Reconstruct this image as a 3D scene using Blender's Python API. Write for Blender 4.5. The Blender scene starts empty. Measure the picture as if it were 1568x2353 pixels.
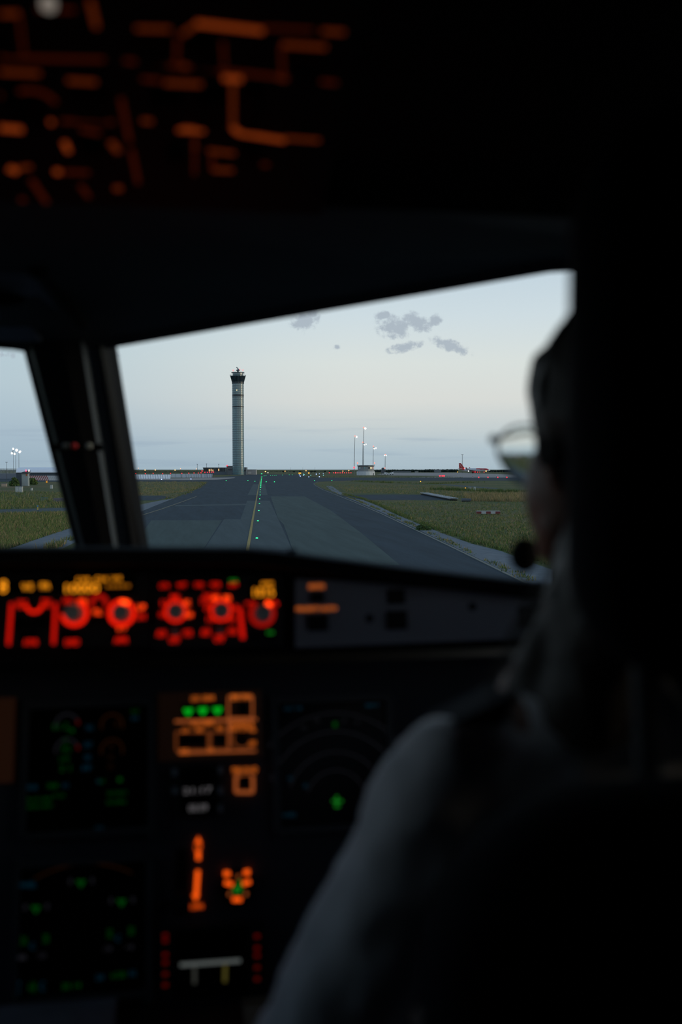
import bpy, bmesh, math, random
from mathutils import Vector, Matrix
random.seed(7)
sc = bpy.context.scene
C = sc.collection
V = Vector
# ------------------------------------------------------------------ camera model (frame taken as 1568 x 2353)
FPX = 35.0 / 36.0 * 2353
EYE = V((0.0, 0.0, 4.9))              # eye height of a narrow-body flight deck above the taxiway
YAW = math.radians(9.1)               # the photographer looks a little right of the aircraft axis
HOR = 1078.0
PITCH = math.atan((1176.5 - HOR) / FPX)
Fh = V((math.sin(YAW), math.cos(YAW), 0)); Rt = V((math.cos(YAW), -math.sin(YAW), 0))
Fw = (Fh * math.cos(PITCH) + V((0, 0, -1)) * math.sin(PITCH)).normalized()
Up = Rt.cross(Fw)
def ray(px, py): return Fw + Rt * ((px - 784) / FPX) + Up * ((1176.5 - py) / FPX)
def hit(px, py, O, N):
    d = ray(px, py); t = (O - EYE).dot(N) / d.dot(N); return EYE + d * t
def ground(px, py, z=0.0): return hit(px, py, V((0, 0, z)), V((0, 0, 1)))
def ydist(px, py, y): return hit(px, py, V((0, y, 0)), V((0, 1, 0)))
def at(px, py, D):
    d = ray(px, py); return EYE + d * (D / d.dot(Fh))
def gbase(px, D): p = at(px, HOR, D); return V((p.x, p.y, 0))
def mpx(D): return D / FPX
# ------------------------------------------------------------------ materials
def lin(c): return tuple(((x / 255) / 12.92 if x / 255 <= .04045 else ((x / 255 + .055) / 1.055) ** 2.4) for x in c)
MATS = {}
def mat(name, col, rough=.6, metal=0.0, noise=0.0, nscale=20.0, spec=.5, col2=None, bump=0.0):
    if name in MATS: return MATS[name]
    m = bpy.data.materials.new(name); m.use_nodes = True; nt = m.node_tree
    b = nt.nodes['Principled BSDF']
    b.inputs['Base Color'].default_value = (*col, 1); b.inputs['Roughness'].default_value = rough
    b.inputs['Metallic'].default_value = metal; b.inputs['Specular IOR Level'].default_value = spec
    if noise or col2 or bump:
        tc = nt.nodes.new('ShaderNodeTexCoord'); n = nt.nodes.new('ShaderNodeTexNoise')
        n.inputs['Scale'].default_value = nscale; n.inputs['Detail'].default_value = 6
        nt.links.new(tc.outputs['Object'], n.inputs['Vector'])
        if noise or col2:
            r = nt.nodes.new('ShaderNodeValToRGB'); c2 = col2 or tuple(x * (1 - noise) for x in col)
            r.color_ramp.elements[0].position = .35; r.color_ramp.elements[1].position = .65
            r.color_ramp.elements[0].color = (*c2, 1); r.color_ramp.elements[1].color = (*col, 1)
            nt.links.new(n.outputs['Fac'], r.inputs['Fac']); nt.links.new(r.outputs['Color'], b.inputs['Base Color'])
        if bump:
            bp = nt.nodes.new('ShaderNodeBump'); bp.inputs['Strength'].default_value = bump; bp.inputs['Distance'].default_value = .01
            nt.links.new(n.outputs['Fac'], bp.inputs['Height']); nt.links.new(bp.outputs['Normal'], b.inputs['Normal'])
    MATS[name] = m; return m
def emit(name, col, strength, base=(.01, .01, .01)):
    if name in MATS: return MATS[name]
    m = bpy.data.materials.new(name); m.use_nodes = True; b = m.node_tree.nodes['Principled BSDF']
    b.inputs['Base Color'].default_value = (*base, 1); b.inputs['Emission Color'].default_value = (*col, 1)
    b.inputs['Emission Strength'].default_value = strength
    MATS[name] = m; return m
def pane_mat(name, tint=(1, 1, 1), gloss=.04):
    if name in MATS: return MATS[name]
    m = bpy.data.materials.new(name); m.use_nodes = True; nt = m.node_tree; nt.nodes.clear()
    o = nt.nodes.new('ShaderNodeOutputMaterial'); t = nt.nodes.new('ShaderNodeBsdfTransparent'); g = nt.nodes.new('ShaderNodeBsdfGlossy')
    t.inputs['Color'].default_value = (*tint, 1); g.inputs['Roughness'].default_value = .02
    x = nt.nodes.new('ShaderNodeMixShader'); x.inputs['Fac'].default_value = gloss
    nt.links.new(t.outputs[0], x.inputs[1]); nt.links.new(g.outputs[0], x.inputs[2]); nt.links.new(x.outputs[0], o.inputs['Surface'])
    MATS[name] = m; return m
# ------------------------------------------------------------------ mesh builder
class MB:
    def __init__(s): s.v = []; s.f = []; s.m = []; s.mi = 0
    def add(s, vs, fs):
        o = len(s.v); s.v += [V(p) for p in vs]; s.f += [[i + o for i in f] for f in fs]; s.m += [s.mi] * len(fs); return s
    def obox(s, c, X, Y, Z):                      # centre and three half-axis vectors
        c = V(c); P = [c + X * a + Y * b + Z * d for d in (-1, 1) for b in (-1, 1) for a in (-1, 1)]
        return s.add(P, [(0, 2, 3, 1), (4, 5, 7, 6), (0, 1, 5, 4), (2, 6, 7, 3), (0, 4, 6, 2), (1, 3, 7, 5)])
    def box(s, c, d, rz=0):
        M = Matrix.Rotation(rz, 3, 'Z')
        return s.obox(c, M @ V((d[0] / 2, 0, 0)), M @ V((0, d[1] / 2, 0)), V((0, 0, d[2] / 2)))
    def tube(s, p, q, r0, r1=None, n=12, caps=True):
        p, q = V(p), V(q); r1 = r0 if r1 is None else r1; a = (q - p).normalized()
        u = a.cross(V((0, 0, 1)) if abs(a.z) < .9 else V((1, 0, 0))).normalized(); w = a.cross(u)
        P = []
        for c, r in ((p, r0), (q, r1)):
            for i in range(n):
                t = 2 * math.pi * i / n; P.append(c + u * (r * math.cos(t)) + w * (r * math.sin(t)))
        F = [(i, (i + 1) % n, n + (i + 1) % n, n + i) for i in range(n)]
        if caps: F += [tuple(range(n))[::-1], tuple(range(n, 2 * n))]
        return s.add(P, F)
    def path(s, pts, r, n=8):
        for a, b in zip(pts, pts[1:]): s.tube(a, b, r, r, n)
        for p in pts[1:-1]: s.ball(p, r, seg=n, ring=6)
        return s
    def ball(s, c, r, seg=16, ring=10, sc3=(1, 1, 1), M=None):
        c = V(c); P = []; F = []
        for j in range(ring + 1):
            ph = math.pi * j / ring
            for i in range(seg):
                th = 2 * math.pi * i / seg
                q = V((math.sin(ph) * math.cos(th) * sc3[0], math.sin(ph) * math.sin(th) * sc3[1], math.cos(ph) * sc3[2])) * r
                P.append(c + (M @ q if M else q))
        for j in range(ring):
            for i in range(seg):
                a = j * seg + i; b = j * seg + (i + 1) % seg; F.append((a, a + seg, b + seg, b))
        return s.add(P, F)
    def cap(s, p, q, r0, r1): s.tube(p, q, r0, r1, 14); s.ball(p, r0); s.ball(q, r1); return s
    def lathe(s, c, prof, n=28, ph=0.0):          # prof: (radius, z)
        c = V(c); P = []; F = []
        for r, z in prof:
            for i in range(n):
                t = 2 * math.pi * i / n + ph; P.append(c + V((r * math.cos(t), r * math.sin(t), z)))
        for j in range(len(prof) - 1):
            for i in range(n):
                a = j * n + i; b = j * n + (i + 1) % n; F.append((a, b, b + n, a + n))
        F.append(tuple(range(n))[::-1]); F.append(tuple(range((len(prof) - 1) * n, len(prof) * n)))
        return s.add(P, F)
    def prism(s, pts, off):                       # polygon swept by the vector off
        n = len(pts); off = V(off); P = [V(p) for p in pts] + [V(p) + off for p in pts]
        return s.add(P, [tuple(range(n)), tuple(range(2 * n - 1, n - 1, -1))] + [(i, i + n, (i + 1) % n + n, (i + 1) % n) for i in range(n)])
    def loft(s, rows, closed=False):
        n = len(rows[0]); P = [p for r in rows for p in r]; F = []
        for j in range(len(rows) - 1):
            for i in range(n if closed else n - 1):
                F.append((j * n + i, j * n + (i + 1) % n, (j + 1) * n + (i + 1) % n, (j + 1) * n + i))
        return s.add(P, F)
ORG = {}
def mk(name, mb, m, parent=None, smooth=False, origin=None, fixn=True):
    if parent is not None: o0 = ORG[parent]
    elif origin is not None: o0 = V(origin)
    else:
        xs = [p.x for p in mb.v]; ys = [p.y for p in mb.v]; zs = [p.z for p in mb.v]
        o0 = V(((min(xs) + max(xs)) / 2, (min(ys) + max(ys)) / 2, min(zs)))
    me = bpy.data.meshes.new(name); me.from_pydata([p - o0 for p in mb.v], [], mb.f)
    for x in (m if isinstance(m, (list, tuple)) else [m]): me.materials.append(x)
    for p, i in zip(me.polygons, mb.m): p.material_index = i; p.use_smooth = smooth
    if fixn:
        bm = bmesh.new(); bm.from_mesh(me); bmesh.ops.recalc_face_normals(bm, faces=bm.faces); bm.to_mesh(me); bm.free()
    o = bpy.data.objects.new(name, me); C.objects.link(o)
    ORG[o] = o0
    if parent is not None: o.parent = parent
    else: o.location = o0
    return o
def tag(o, label=None, cat=None, group=None, kind=None):
    if label: o['label'] = label
    if cat: o['category'] = cat
    if group: o['group'] = group
    if kind: o['kind'] = kind
    return o
def thing(name, label, cat, loc, group=None):
    o = bpy.data.objects.new(name, None); C.objects.link(o); o.location = loc; o.empty_display_size = .1; ORG[o] = V(loc)
    return tag(o, label, cat, group)
def struct(name, mb, m, smooth=False, **k): return tag(mk(name, mb, m, smooth=smooth, **k), kind='structure')
def bevel(o, w=.004, seg=2):
    b = o.modifiers.new('bevel', 'BEVEL'); b.width = w; b.segments = seg; b.limit_method = 'ANGLE'; return o
def copy_tree(o, loc=None, parent=None):
    c = o.copy(); C.objects.link(c)
    if parent is not None: c.parent = parent
    if loc is not None: c.location = loc
    for ch in list(o.children): copy_tree(ch, None, c)
    return c
def blob(name, mb, voxel, mats, parent=None, smooth_it=6, origin=None, disp=None):
    """closed shells fused into one continuous skin"""
    t = mk('tmp', mb, mats, origin=(0, 0, 0)); t.location = (0, 0, 0)
    r = t.modifiers.new('r', 'REMESH'); r.mode = 'VOXEL'; r.voxel_size = voxel; r.use_smooth_shade = True
    s = t.modifiers.new('s', 'SMOOTH'); s.iterations = smooth_it; s.factor = .5
    if disp:
        tx = bpy.data.textures.new('folds', 'CLOUDS'); tx.noise_scale = disp[1]
        d = t.modifiers.new('d', 'DISPLACE'); d.texture = tx; d.strength = disp[0]; d.mid_level = .5; d.texture_coords = 'LOCAL'
    dg = bpy.context.evaluated_depsgraph_get(); dg.update()
    me = bpy.data.meshes.new_from_object(t.evaluated_get(dg)); bpy.data.objects.remove(t)
    o0 = ORG[parent] if parent is not None else V(origin)
    for v in me.vertices: v.co -= o0
    o = bpy.data.objects.new(name, me); me.name = name; C.objects.link(o); ORG[o] = o0
    if parent is not None: o.parent = parent
    else: o.location = o0
    for p in me.polygons: p.use_smooth = True
    return o
_TC = {}
def text_mesh(s, depth):
    if s in _TC: return _TC[s]
    cu = bpy.data.curves.new('t', 'FONT'); cu.body = s; cu.align_x = 'CENTER'; cu.align_y = 'CENTER'; cu.size = 1; cu.extrude = depth; cu.resolution_u = 2
    ob = bpy.data.objects.new('t', cu); C.objects.link(ob); dg = bpy.context.evaluated_depsgraph_get(); dg.update()
    me = bpy.data.meshes.new_from_object(ob.evaluated_get(dg)); vs = [v.co.copy() for v in me.vertices]; fs = [tuple(p.vertices) for p in me.polygons]
    bpy.data.objects.remove(ob)
    xs = [v.x for v in vs]; ys = [v.y for v in vs]; cx = (min(xs) + max(xs)) / 2; cy = (min(ys) + max(ys)) / 2
    _TC[s] = ([V((v.x - cx, v.y - cy, v.z)) for v in vs], fs, max(xs) - min(xs), max(ys) - min(ys)); return _TC[s]
def add_text(mb, s, c, X, Y, w, h, lift):
    """letters centred on c, w wide along X and h tall along Y (unit vectors)"""
    vs, fs, tw, th = text_mesh(s, .02); Nn = X.cross(Y)
    mb.add([V(c) + X * (v.x / tw * w) + Y * (v.y / th * h) + Nn * (lift + v.z * .01) for v in vs], fs)
# ------------------------------------------------------------------ palette
deck_grey = mat('deck_grey', (.016, .017, .021), .55, noise=.15, nscale=8)
deck_dark = mat('deck_dark', (.006, .006, .008), .6)
deck_black = mat('deck_black', (.003, .003, .004), .8, spec=.2)
panel_grey = mat('panel_grey', (.03, .031, .037), .5)
panel_dark = mat('panel_dark', (.016, .016, .02), .5)
bezel_m = mat('bezel', (.09, .092, .10), .35)
knob_m = mat('knob_grey', (.5, .53, .56), .45)
screen_m = mat('screen_glass', (.002, .002, .0025), .18, spec=.25)
button_m = mat('button_black', (.003, .003, .004), .4, spec=.3)
fabric_navy = mat('navy_fabric', (.006, .008, .014), .9, spec=.1, noise=.3, nscale=60)
REDBAR = emit('red_backlight_bar', (1, .01, .003), .62)
RED = emit('red_backlight', (1, .012, .002), 1.05)
REDHOT = emit('red_backlight_bright', (1, .05, .004), 2.6)
REDDIM = emit('red_backlight_dim', (1, .012, .004), .35)
REDLOW = emit('red_key_light', (1, .01, .004), .07)
AMBER = emit('amber_digits', (1, .32, .01), 1.5)
AMBERDIM = emit('amber_digits_dim', (1, .3, .01), .35)
ORANGE = emit('orange_backlight', (1, .2, .02), .72)
ORANGEDIM = emit('orange_backlight_dim', (1, .22, .03), .28)
ORANGERED = emit('gear_placard_light', (1, .1, .005), 1.1)
GREENL = emit('green_annunciator', (0, .62, .015), .6)
GREENB = emit('green_mark', (.02, .5, .03), .25)
GREEND = emit('display_green', (.005, .5, .03), .06)
CYAND = emit('display_cyan', (.02, .3, .5), .06)
WHITED = emit('display_white', (.5, .5, .65), .016)
AMBERD = emit('display_amber', (.7, .2, .02), .018)
REDD = emit('display_red', (.8, .03, .02), .05)
WHITET = emit('clock_white', (.55, .52, .55), .2)
OVB = emit('overhead_legend', (1, .14, .02), .2)
OVM = emit('overhead_legend_medium', (1, .14, .02), .08)
OVD = emit('overhead_line', (1, .11, .025), .034)
# ================================================================== SKY
def build_world():
    w = bpy.data.worlds.new('dusk_sky'); sc.world = w; w.use_nodes = True; nt = w.node_tree; nt.nodes.clear(); L = nt.links.new
    def N(t, **k):
        n = nt.nodes.new(t)
        for a, b in k.items(): setattr(n, a, b)
        return n
    def math_(op, a, b=None, clamp=False):
        n = N('ShaderNodeMath', operation=op, use_clamp=clamp)
        for i, x in enumerate((a, b)):
            if x is None: continue
            if isinstance(x, (int, float)): n.inputs[i].default_value = x
            else: L(x, n.inputs[i])
        return n.outputs[0]
    def dot(v, c):
        n = N('ShaderNodeVectorMath', operation='DOT_PRODUCT'); L(v, n.inputs[0]); n.inputs[1].default_value = c; return n.outputs['Value']
    def mix(f, a, b):
        n = N('ShaderNodeMix', data_type='RGBA'); L(f, n.inputs[0]) if not isinstance(f, float) else setattr(n.inputs[0], 'default_value', f)
        for i, x in ((6, a), (7, b)):
            if isinstance(x, tuple): n.inputs[i].default_value = (*x, 1)
            else: L(x, n.inputs[i])
        return n.outputs[2]
    def ramp(f, stops):
        n = N('ShaderNodeValToRGB'); L(f, n.inputs['Fac']); e = n.color_ramp.elements
        while len(e) > 1: e.remove(e[0])
        e[0].position = stops[0][0]; e[0].color = (*stops[0][1], 1)
        for p, c in stops[1:]: q = e.new(p); q.color = (*c, 1)
        return n.outputs['Color']
    tc = N('ShaderNodeTexCoord'); D = tc.outputs['Generated']
    z = dot(D, (0, 0, 1)); zc = math_('MAXIMUM', z, 0.0)
    right = ramp(zc, [(0, lin((168, 187, 198))), (.02, lin((178, 195, 204))), (.04, lin((197, 207, 209))), (.068, lin((216, 219, 215))), (.105, lin((217, 224, 221))),
                      (.15, lin((206, 220, 226))), (.21, lin((190, 209, 222))), (.4, lin((150, 180, 205))), (1, lin((95, 125, 165)))])
    left = ramp(zc, [(0, lin((156, 178, 193))), (.03, lin((164, 185, 200))), (.08, lin((179, 199, 209))), (.14, lin((182, 204, 214))), (.25, lin((160, 188, 206))), (.5, lin((125, 158, 190))), (1, lin((95, 125, 165)))])
    # azimuth: bluish on the left, brighter on the right where the sun has gone down
    u = math_('DIVIDE', dot(D, tuple(Rt)), math_('MAXIMUM', dot(D, tuple(Fh)), .02))
    v = math_('DIVIDE', z, math_('MAXIMUM', dot(D, tuple(Fh)), .02))
    azr = dot(D, tuple(Rt))
    f = N('ShaderNodeMapRange', interpolation_type='SMOOTHSTEP'); L(azr, f.inputs[0]); f.inputs[1].default_value = -.38; f.inputs[2].default_value = .04
    base = mix(f.outputs[0], left, right)
    # warm afterglow low on the right, outside the frame
    gd = (Rt * 1.0 + Fh * -.10 + V((0, 0, .12))).normalized()
    g = N('ShaderNodeMapRange', interpolation_type='SMOOTHSTEP'); L(dot(D, tuple(gd)), g.inputs[0]); g.inputs[1].default_value = .925; g.inputs[2].default_value = .985
    glow = N('ShaderNodeMix', data_type='RGBA', blend_type='ADD'); L(math_('MULTIPLY', g.outputs[0], 1.0), glow.inputs[0]); L(base, glow.inputs[6]); glow.inputs[7].default_value = (4.0, 3.4, 2.3, 1)
    col = glow.outputs[2]
    # broken small clouds
    xy = N('ShaderNodeCombineXYZ'); L(u, xy.inputs[0]); L(v, xy.inputs[1])
    ns = N('ShaderNodeTexNoise'); ns.inputs['Scale'].default_value = 120; ns.inputs['Detail'].default_value = 8; ns.inputs['Roughness'].default_value = .62; L(xy.outputs[0], ns.inputs['Vector'])
    tot = None
    for px, py, rx, ry, rot in [(700, 738, 42, 34, -.5), (722, 725, 20, 22, 0), (905, 755, 52, 34, .1), (955, 742, 50, 26, .35), (930, 800, 52, 15, -.2), (1035, 797, 62, 18, .32), (877, 728, 25, 14, 0), (1000, 738, 20, 18, 0), (775, 800, 12, 8, 0), (262, 812, 26, 10, .3), (12, 818, 45, 12, 0)]:
        uc, vc = (px - 784) / FPX, (HOR - py) / FPX; c, s_ = math.cos(rot), math.sin(rot)
        du = math_('SUBTRACT', u, uc); dv = math_('SUBTRACT', v, vc)
        a = math_('DIVIDE', math_('SUBTRACT', math_('MULTIPLY', du, c), math_('MULTIPLY', dv, s_)), rx / FPX)
        b = math_('DIVIDE', math_('ADD', math_('MULTIPLY', du, s_), math_('MULTIPLY', dv, c)), ry / FPX)
        m = math_('SUBTRACT', 1.0, math_('SQRT', math_('ADD', math_('MULTIPLY', a, a), math_('MULTIPLY', b, b))), True)
        m = math_('MULTIPLY', m, 1.0 if px > 650 else .45)
        tot = m if tot is None else math_('MAXIMUM', tot, m)
    cm = math_('ADD', math_('MULTIPLY', tot, 1.0), math_('MULTIPLY', math_('SUBTRACT', ns.outputs['Fac'], .5), 2.2))
    cf = N('ShaderNodeMapRange', interpolation_type='SMOOTHSTEP'); L(cm, cf.inputs[0]); cf.inputs[1].default_value = .03; cf.inputs[2].default_value = .68
    cf2 = math_('MULTIPLY', cf.outputs[0], math_('MULTIPLY', math_('MINIMUM', math_('MULTIPLY', tot, 5.0), 1.0), .85))
    col = mix(cf2, col, lin((166, 178, 190)))
    # long thin streaks low over the horizon
    mp = N('ShaderNodeMapping'); mp.inputs['Scale'].default_value = (5, 95, 1); mp.inputs['Rotation'].default_value = (0, 0, .035); L(xy.outputs[0], mp.inputs['Vector'])
    n2 = N('ShaderNodeTexNoise'); n2.inputs['Scale'].default_value = 1.0; n2.inputs['Detail'].default_value = 5; L(mp.outputs[0], n2.inputs['Vector'])
    st = N('ShaderNodeMapRange', interpolation_type='SMOOTHSTEP'); L(n2.outputs['Fac'], st.inputs[0]); st.inputs[1].default_value = .5; st.inputs[2].default_value = .68
    low = N('ShaderNodeMapRange', interpolation_type='SMOOTHSTEP'); L(zc, low.inputs[0]); low.inputs[1].default_value = .06; low.inputs[2].default_value = .02
    col = mix(math_('MULTIPLY', math_('MULTIPLY', st.outputs[0], low.outputs[0]), .5), col, lin((150, 170, 188)))
    bg = N('ShaderNodeBackground'); L(col, bg.inputs['Color']); bg.inputs['Strength'].default_value = 1.08
    o = N('ShaderNodeOutputWorld'); L(bg.outputs[0], o.inputs['Surface'])
build_world()
# ================================================================== GROUND AND PAVEMENT
def ground_mat():
    m = mat('grass_field', (.055, .066, .028), .95, spec=.1); nt = m.node_tree; b = nt.nodes['Principled BSDF']; L = nt.links.new
    geo = nt.nodes.new('ShaderNodeNewGeometry')
    def noise(scale, detail, rough=.6):
        n = nt.nodes.new('ShaderNodeTexNoise'); n.inputs['Scale'].default_value = scale; n.inputs['Detail'].default_value = detail; n.inputs['Roughness'].default_value = rough
        L(geo.outputs['Position'], n.inputs['Vector']); return n.outputs['Fac']
    r1 = nt.nodes.new('ShaderNodeValToRGB'); L(noise(.035, 4), r1.inputs['Fac']); e = r1.color_ramp.elements
    e[0].position = .36; e[0].color = (.075, .10, .036, 1); e[1].position = .64; e[1].color = (.155, .12, .056, 1)
    q = e.new(.5); q.color = (.105, .112, .043, 1)
    r2 = nt.nodes.new('ShaderNodeValToRGB'); L(noise(1.3, 8, .75), r2.inputs['Fac']); e = r2.color_ramp.elements
    e[0].position = .33; e[0].color = (.4, .4, .4, 1); e[1].position = .68; e[1].color = (1.5, 1.45, 1.35, 1)
    x = nt.nodes.new('ShaderNodeMix'); x.data_type = 'RGBA'; x.blend_type = 'MULTIPLY'; x.inputs[0].default_value = 1
    L(r1.outputs[0], x.inputs[6]); L(r2.outputs[0], x.inputs[7]); L(x.outputs[2], b.inputs['Base Color']); return m
grass_m = ground_mat()
def pave(name, col, amt=.25, scale=.6, streak=False):
    m = mat(name, col, .9, spec=.12); nt = m.node_tree; b = nt.nodes['Principled BSDF']; L = nt.links.new
    geo = nt.nodes.new('ShaderNodeNewGeometry'); mp = nt.nodes.new('ShaderNodeMapping'); L(geo.outputs['Position'], mp.inputs['Vector'])
    if streak: mp.inputs['Scale'].default_value = (1, .06, 1); mp.inputs['Rotation'].default_value = (0, 0, .08)
    n = nt.nodes.new('ShaderNodeTexNoise'); n.inputs['Scale'].default_value = scale; n.inputs['Detail'].default_value = 9; n.inputs['Roughness'].default_value = .7
    L(mp.outputs[0], n.inputs['Vector']); r = nt.nodes.new('ShaderNodeValToRGB'); L(n.outputs['Fac'], r.inputs['Fac']); e = r.color_ramp.elements
    e[0].position = .3; e[0].color = (*[c * (1 - amt) for c in col], 1); e[1].position = .7; e[1].color = (*[c * (1 + amt) for c in col], 1)
    L(r.outputs[0], b.inputs['Base Color']); return m
asph = pave('asphalt', (.031, .046, .056), .25, .9, True)
asph_patch = pave('asphalt_patch', (.064, .084, .084), .14, 1.2, True)
asph_green = pave('asphalt_patch_worn', (.058, .080, .072), .18, 1.0, True)
conc = pave('old_concrete', (.15, .165, .175), .22, 1.5)
apron_m = pave('apron_concrete', (.32, .28, .25), .12, .05)
g = MB(); g.add([(-5000, -300, 0), (5000, -300, 0), (5000, 9000, 0), (-5000, 9000, 0)], [(0, 1, 2, 3)])
tag(mk('ground', g, grass_m, origin=(0, 0, 0), fixn=False), kind='structure')
def slab(name, pts, m, top, label=None, near=None, structure=True):
    mb = MB(); P = [ground(*p) if len(p) == 2 else V(p) for p in pts]
    mb.prism([V((p.x, p.y, -.05)) for p in P], (0, 0, .05 + top)); o = mk(name, mb, m)
    o['kind'] = 'structure'
    return o
# direction of the taxiway on the ground
A0 = ground(601, 1092); A1 = ground(568, 1262); TD = (A0 - A1).normalized(); TN = V((TD.y, -TD.x, 0))
nl = A1 - TD * 80 - TN * 26; nr = A1 - TD * 80 + TN * 26
L0 = ground(165, 1262) - TD * 60
right_edge = [(1235, 1349), (1200, 1333), (1120, 1294), (1040, 1255), (960, 1217), (880, 1179), (820, 1153), (785, 1139), (745, 1124), (728, 1116), (722, 1112), (733, 1107)]
left_edge = [(478, 1106), (470, 1112), (447, 1127), (400, 1145), (350, 1165), (310, 1182), (250, 1212), (165, 1262)]
Rn = ground(1235, 1349); Rn2 = Rn + (Rn - ground(1120, 1294)).normalized() * 60
P = [tuple(Rn2)] + right_edge + left_edge + [tuple(L0)]
slab('taxiway', [tuple(p) for p in P], asph, .02)
# crossing taxiway
slab('crossing_taxiway', [(-900, 1107), (478, 1107), (733, 1107), (800, 1104.5), (1330, 1104.5), (1330, 1097.5), (740, 1097.8), (700, 1094), (560, 1092.3), (520, 1095), (440, 1100), (-900, 1101)], asph, .03)
slab('taxiway_branch', [(690, 1095), (560, 1094), (566, 1089.8), (690, 1090.2)], asph, .035)
slab('light_concrete_strip', [(300, 1103.2), (440, 1103.4), (500, 1102.5), (538, 1098.7), (541, 1097.2), (470, 1098.2), (300, 1100.2)], apron_m, .045)
# concrete shoulders with weeds along both edges
slab('concrete_shoulder', [tuple(Rn2 + TN * 1), (1290, 1349), (1235, 1349), (1200, 1333), (1120, 1294), (1040, 1255), (960, 1217), (880, 1179), (820, 1153), (785, 1139), (795, 1138.5), (830, 1147), (870, 1163), (905, 1180), (960, 1203), (1020, 1227), (1085, 1250), (1150, 1266), (1230, 1296), (1330, 1330)], conc, .012)
slab('concrete_shoulder', [(750, 1117), (764, 1117), (774, 1125), (793, 1137), (786, 1138.5), (762, 1128)], conc, .022)
slab('concrete_shoulder', [(20, 1262), (95, 1236), (165, 1213), (250, 1183), (320, 1160), (370, 1150), (400, 1145), (350, 1165), (310, 1182), (250, 1212), (165, 1250), (140, 1262)], conc, .012)
slab('service_path', [(-200, 1186), (0, 1179), (80, 1177), (180, 1173), (180, 1166), (80, 1169), (0, 1171), (-200, 1177)], asph_patch, .012)
slab('drainage_road', [(770, 1138), (835, 1149), (1032, 1149.5), (985, 1137.5), (900, 1136.5)], asph, .015)
slab('stub_road', [(250, 1150), (355, 1150), (395, 1143), (372, 1139), (250, 1140)], asph, .017)
slab('far_road', [(1008, 1113.5), (1070, 1119), (1140, 1123.5), (1150, 1122), (1060, 1115.5), (1020, 1112.8)], asph_patch, .015)
slab('apron', [(940, 1097), (1060, 1097.4), (1330, 1097.4), (1330, 1090.5), (1180, 1090.5), (1100, 1088), (1060, 1086.2), (900, 1086.2), (865, 1090), (905, 1092.6), (1060, 1094)], apron_m, .02)
# repaired rectangles in the taxiway surface
def patch(pts, m, top=.03): slab('pavement_patch', pts, m, top)
patch([(468, 1265), (515, 1194), (640, 1194), (672, 1265)], asph_patch, .028)
patch([(553, 1194), (568, 1151), (620, 1151), (640, 1194)], asph_patch, .028)
patch([(569, 1138), (582, 1113), (609, 1113), (615, 1138)], asph_patch, .028)
patch([(622, 1141), (700, 1141), (760, 1173), (830, 1225), (920, 1300), (700, 1300), (672, 1262), (652, 1206), (640, 1194)], asph_green, .03)
patch([(300, 1262), (348, 1196), (510, 1196), (468, 1262)], asph_green, .026)
patch([(400, 1164), (566, 1161), (566, 1158), (405, 1161)], asph_patch, .026)
yellow_line = pave('yellow_paint', (.36, .27, .10), .2, 3)
def stripe(name, pts, w, m, top):
    mb = MB(); P = [ground(*p) for p in pts]; a = []; b = []
    for i, p in enumerate(P):
        d = (P[min(i + 1, len(P) - 1)] - P[max(i - 1, 0)]).normalized(); n = V((d.y, -d.x, 0)); a.append(p + n * w / 2 + V((0, 0, top))); b.append(p - n * w / 2 + V((0, 0, top)))
    for i in range(len(P) - 1):
        mb.prism([a[i], a[i + 1], b[i + 1], b[i]], (0, 0, -.03))
    return tag(mk(name, mb, m), kind='structure')
stripe('centre_line_marking', [(566, 1290), (569.5, 1262), (575, 1230), (581, 1194), (585, 1172), (588.5, 1154), (591.5, 1135), (594, 1122), (597, 1108), (599, 1098), (600.5, 1093)], .19, yellow_line, .05)
stripe('edge_line_marking', [(318, 1187), (372, 1170), (420, 1153), (452, 1141)], .15, mat('worn_yellow_paint', (.13, .125, .085), .9), .05)
stripe('edge_line_marking', [(1232, 1352), (1196, 1335), (1116, 1296), (1036, 1257), (956, 1219), (876, 1181), (816, 1155), (780, 1140.5), (741, 1125), (725, 1116), (721, 1112), (731, 1107.2)], .15, mat('worn_white_paint', (.16, .16, .13), .9), .05)
# ------------------------------------------------------------------ grass blades (nobody could count them)
bl = [mat('blade_green', (.125, .19, .05), .9, spec=.1), mat('blade_olive', (.21, .20, .075), .9, spec=.1), mat('blade_straw', (.36, .26, .13), .9, spec=.1), mat('blade_dark', (.055, .085, .03), .9, spec=.1)]
def tuft(mb, p, h, r, k, wts):
    for _ in range(k):
        a = random.uniform(0, 6.283); q = p + V((math.cos(a), math.sin(a), 0)) * random.uniform(0, r)
        w = random.uniform(.012, .03) * (1 + h); b = random.uniform(0, 6.283); d = V((math.cos(b), math.sin(b), 0)) * w
        t = q + V((random.gauss(0, .3) * h, random.gauss(0, .3) * h, h * random.uniform(.55, 1.15)))
        mb.mi = random.choices(range(4), wts)[0]; mb.add([q - d, q + d, t], [(0, 1, 2)])
def inpoly(x, y, poly):
    c = False; n = len(poly)
    for i in range(n):
        x1, y1 = poly[i]; x2, y2 = poly[i - 1]
        if (y1 > y) != (y2 > y) and x < (x2 - x1) * (y - y1) / (y2 - y1) + x1: c = not c
    return c
def field(poly, n, h, r, k, wts, name, label, lowbias=1.0):
    mb = MB(); xs = [p[0] for p in poly]; ys = [p[1] for p in poly]; c = 0
    while c < n:
        x = random.uniform(min(xs), max(xs)); y = min(ys) + (max(ys) - min(ys)) * random.random() ** lowbias
        if not inpoly(x, y, poly): continue
        c += 1; p = ground(x, y); tuft(mb, p, h * random.uniform(.6, 1.3), r, k, wts)
    return tag(mk(name, mb, bl, fixn=False), label, 'grass', kind='stuff')
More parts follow.
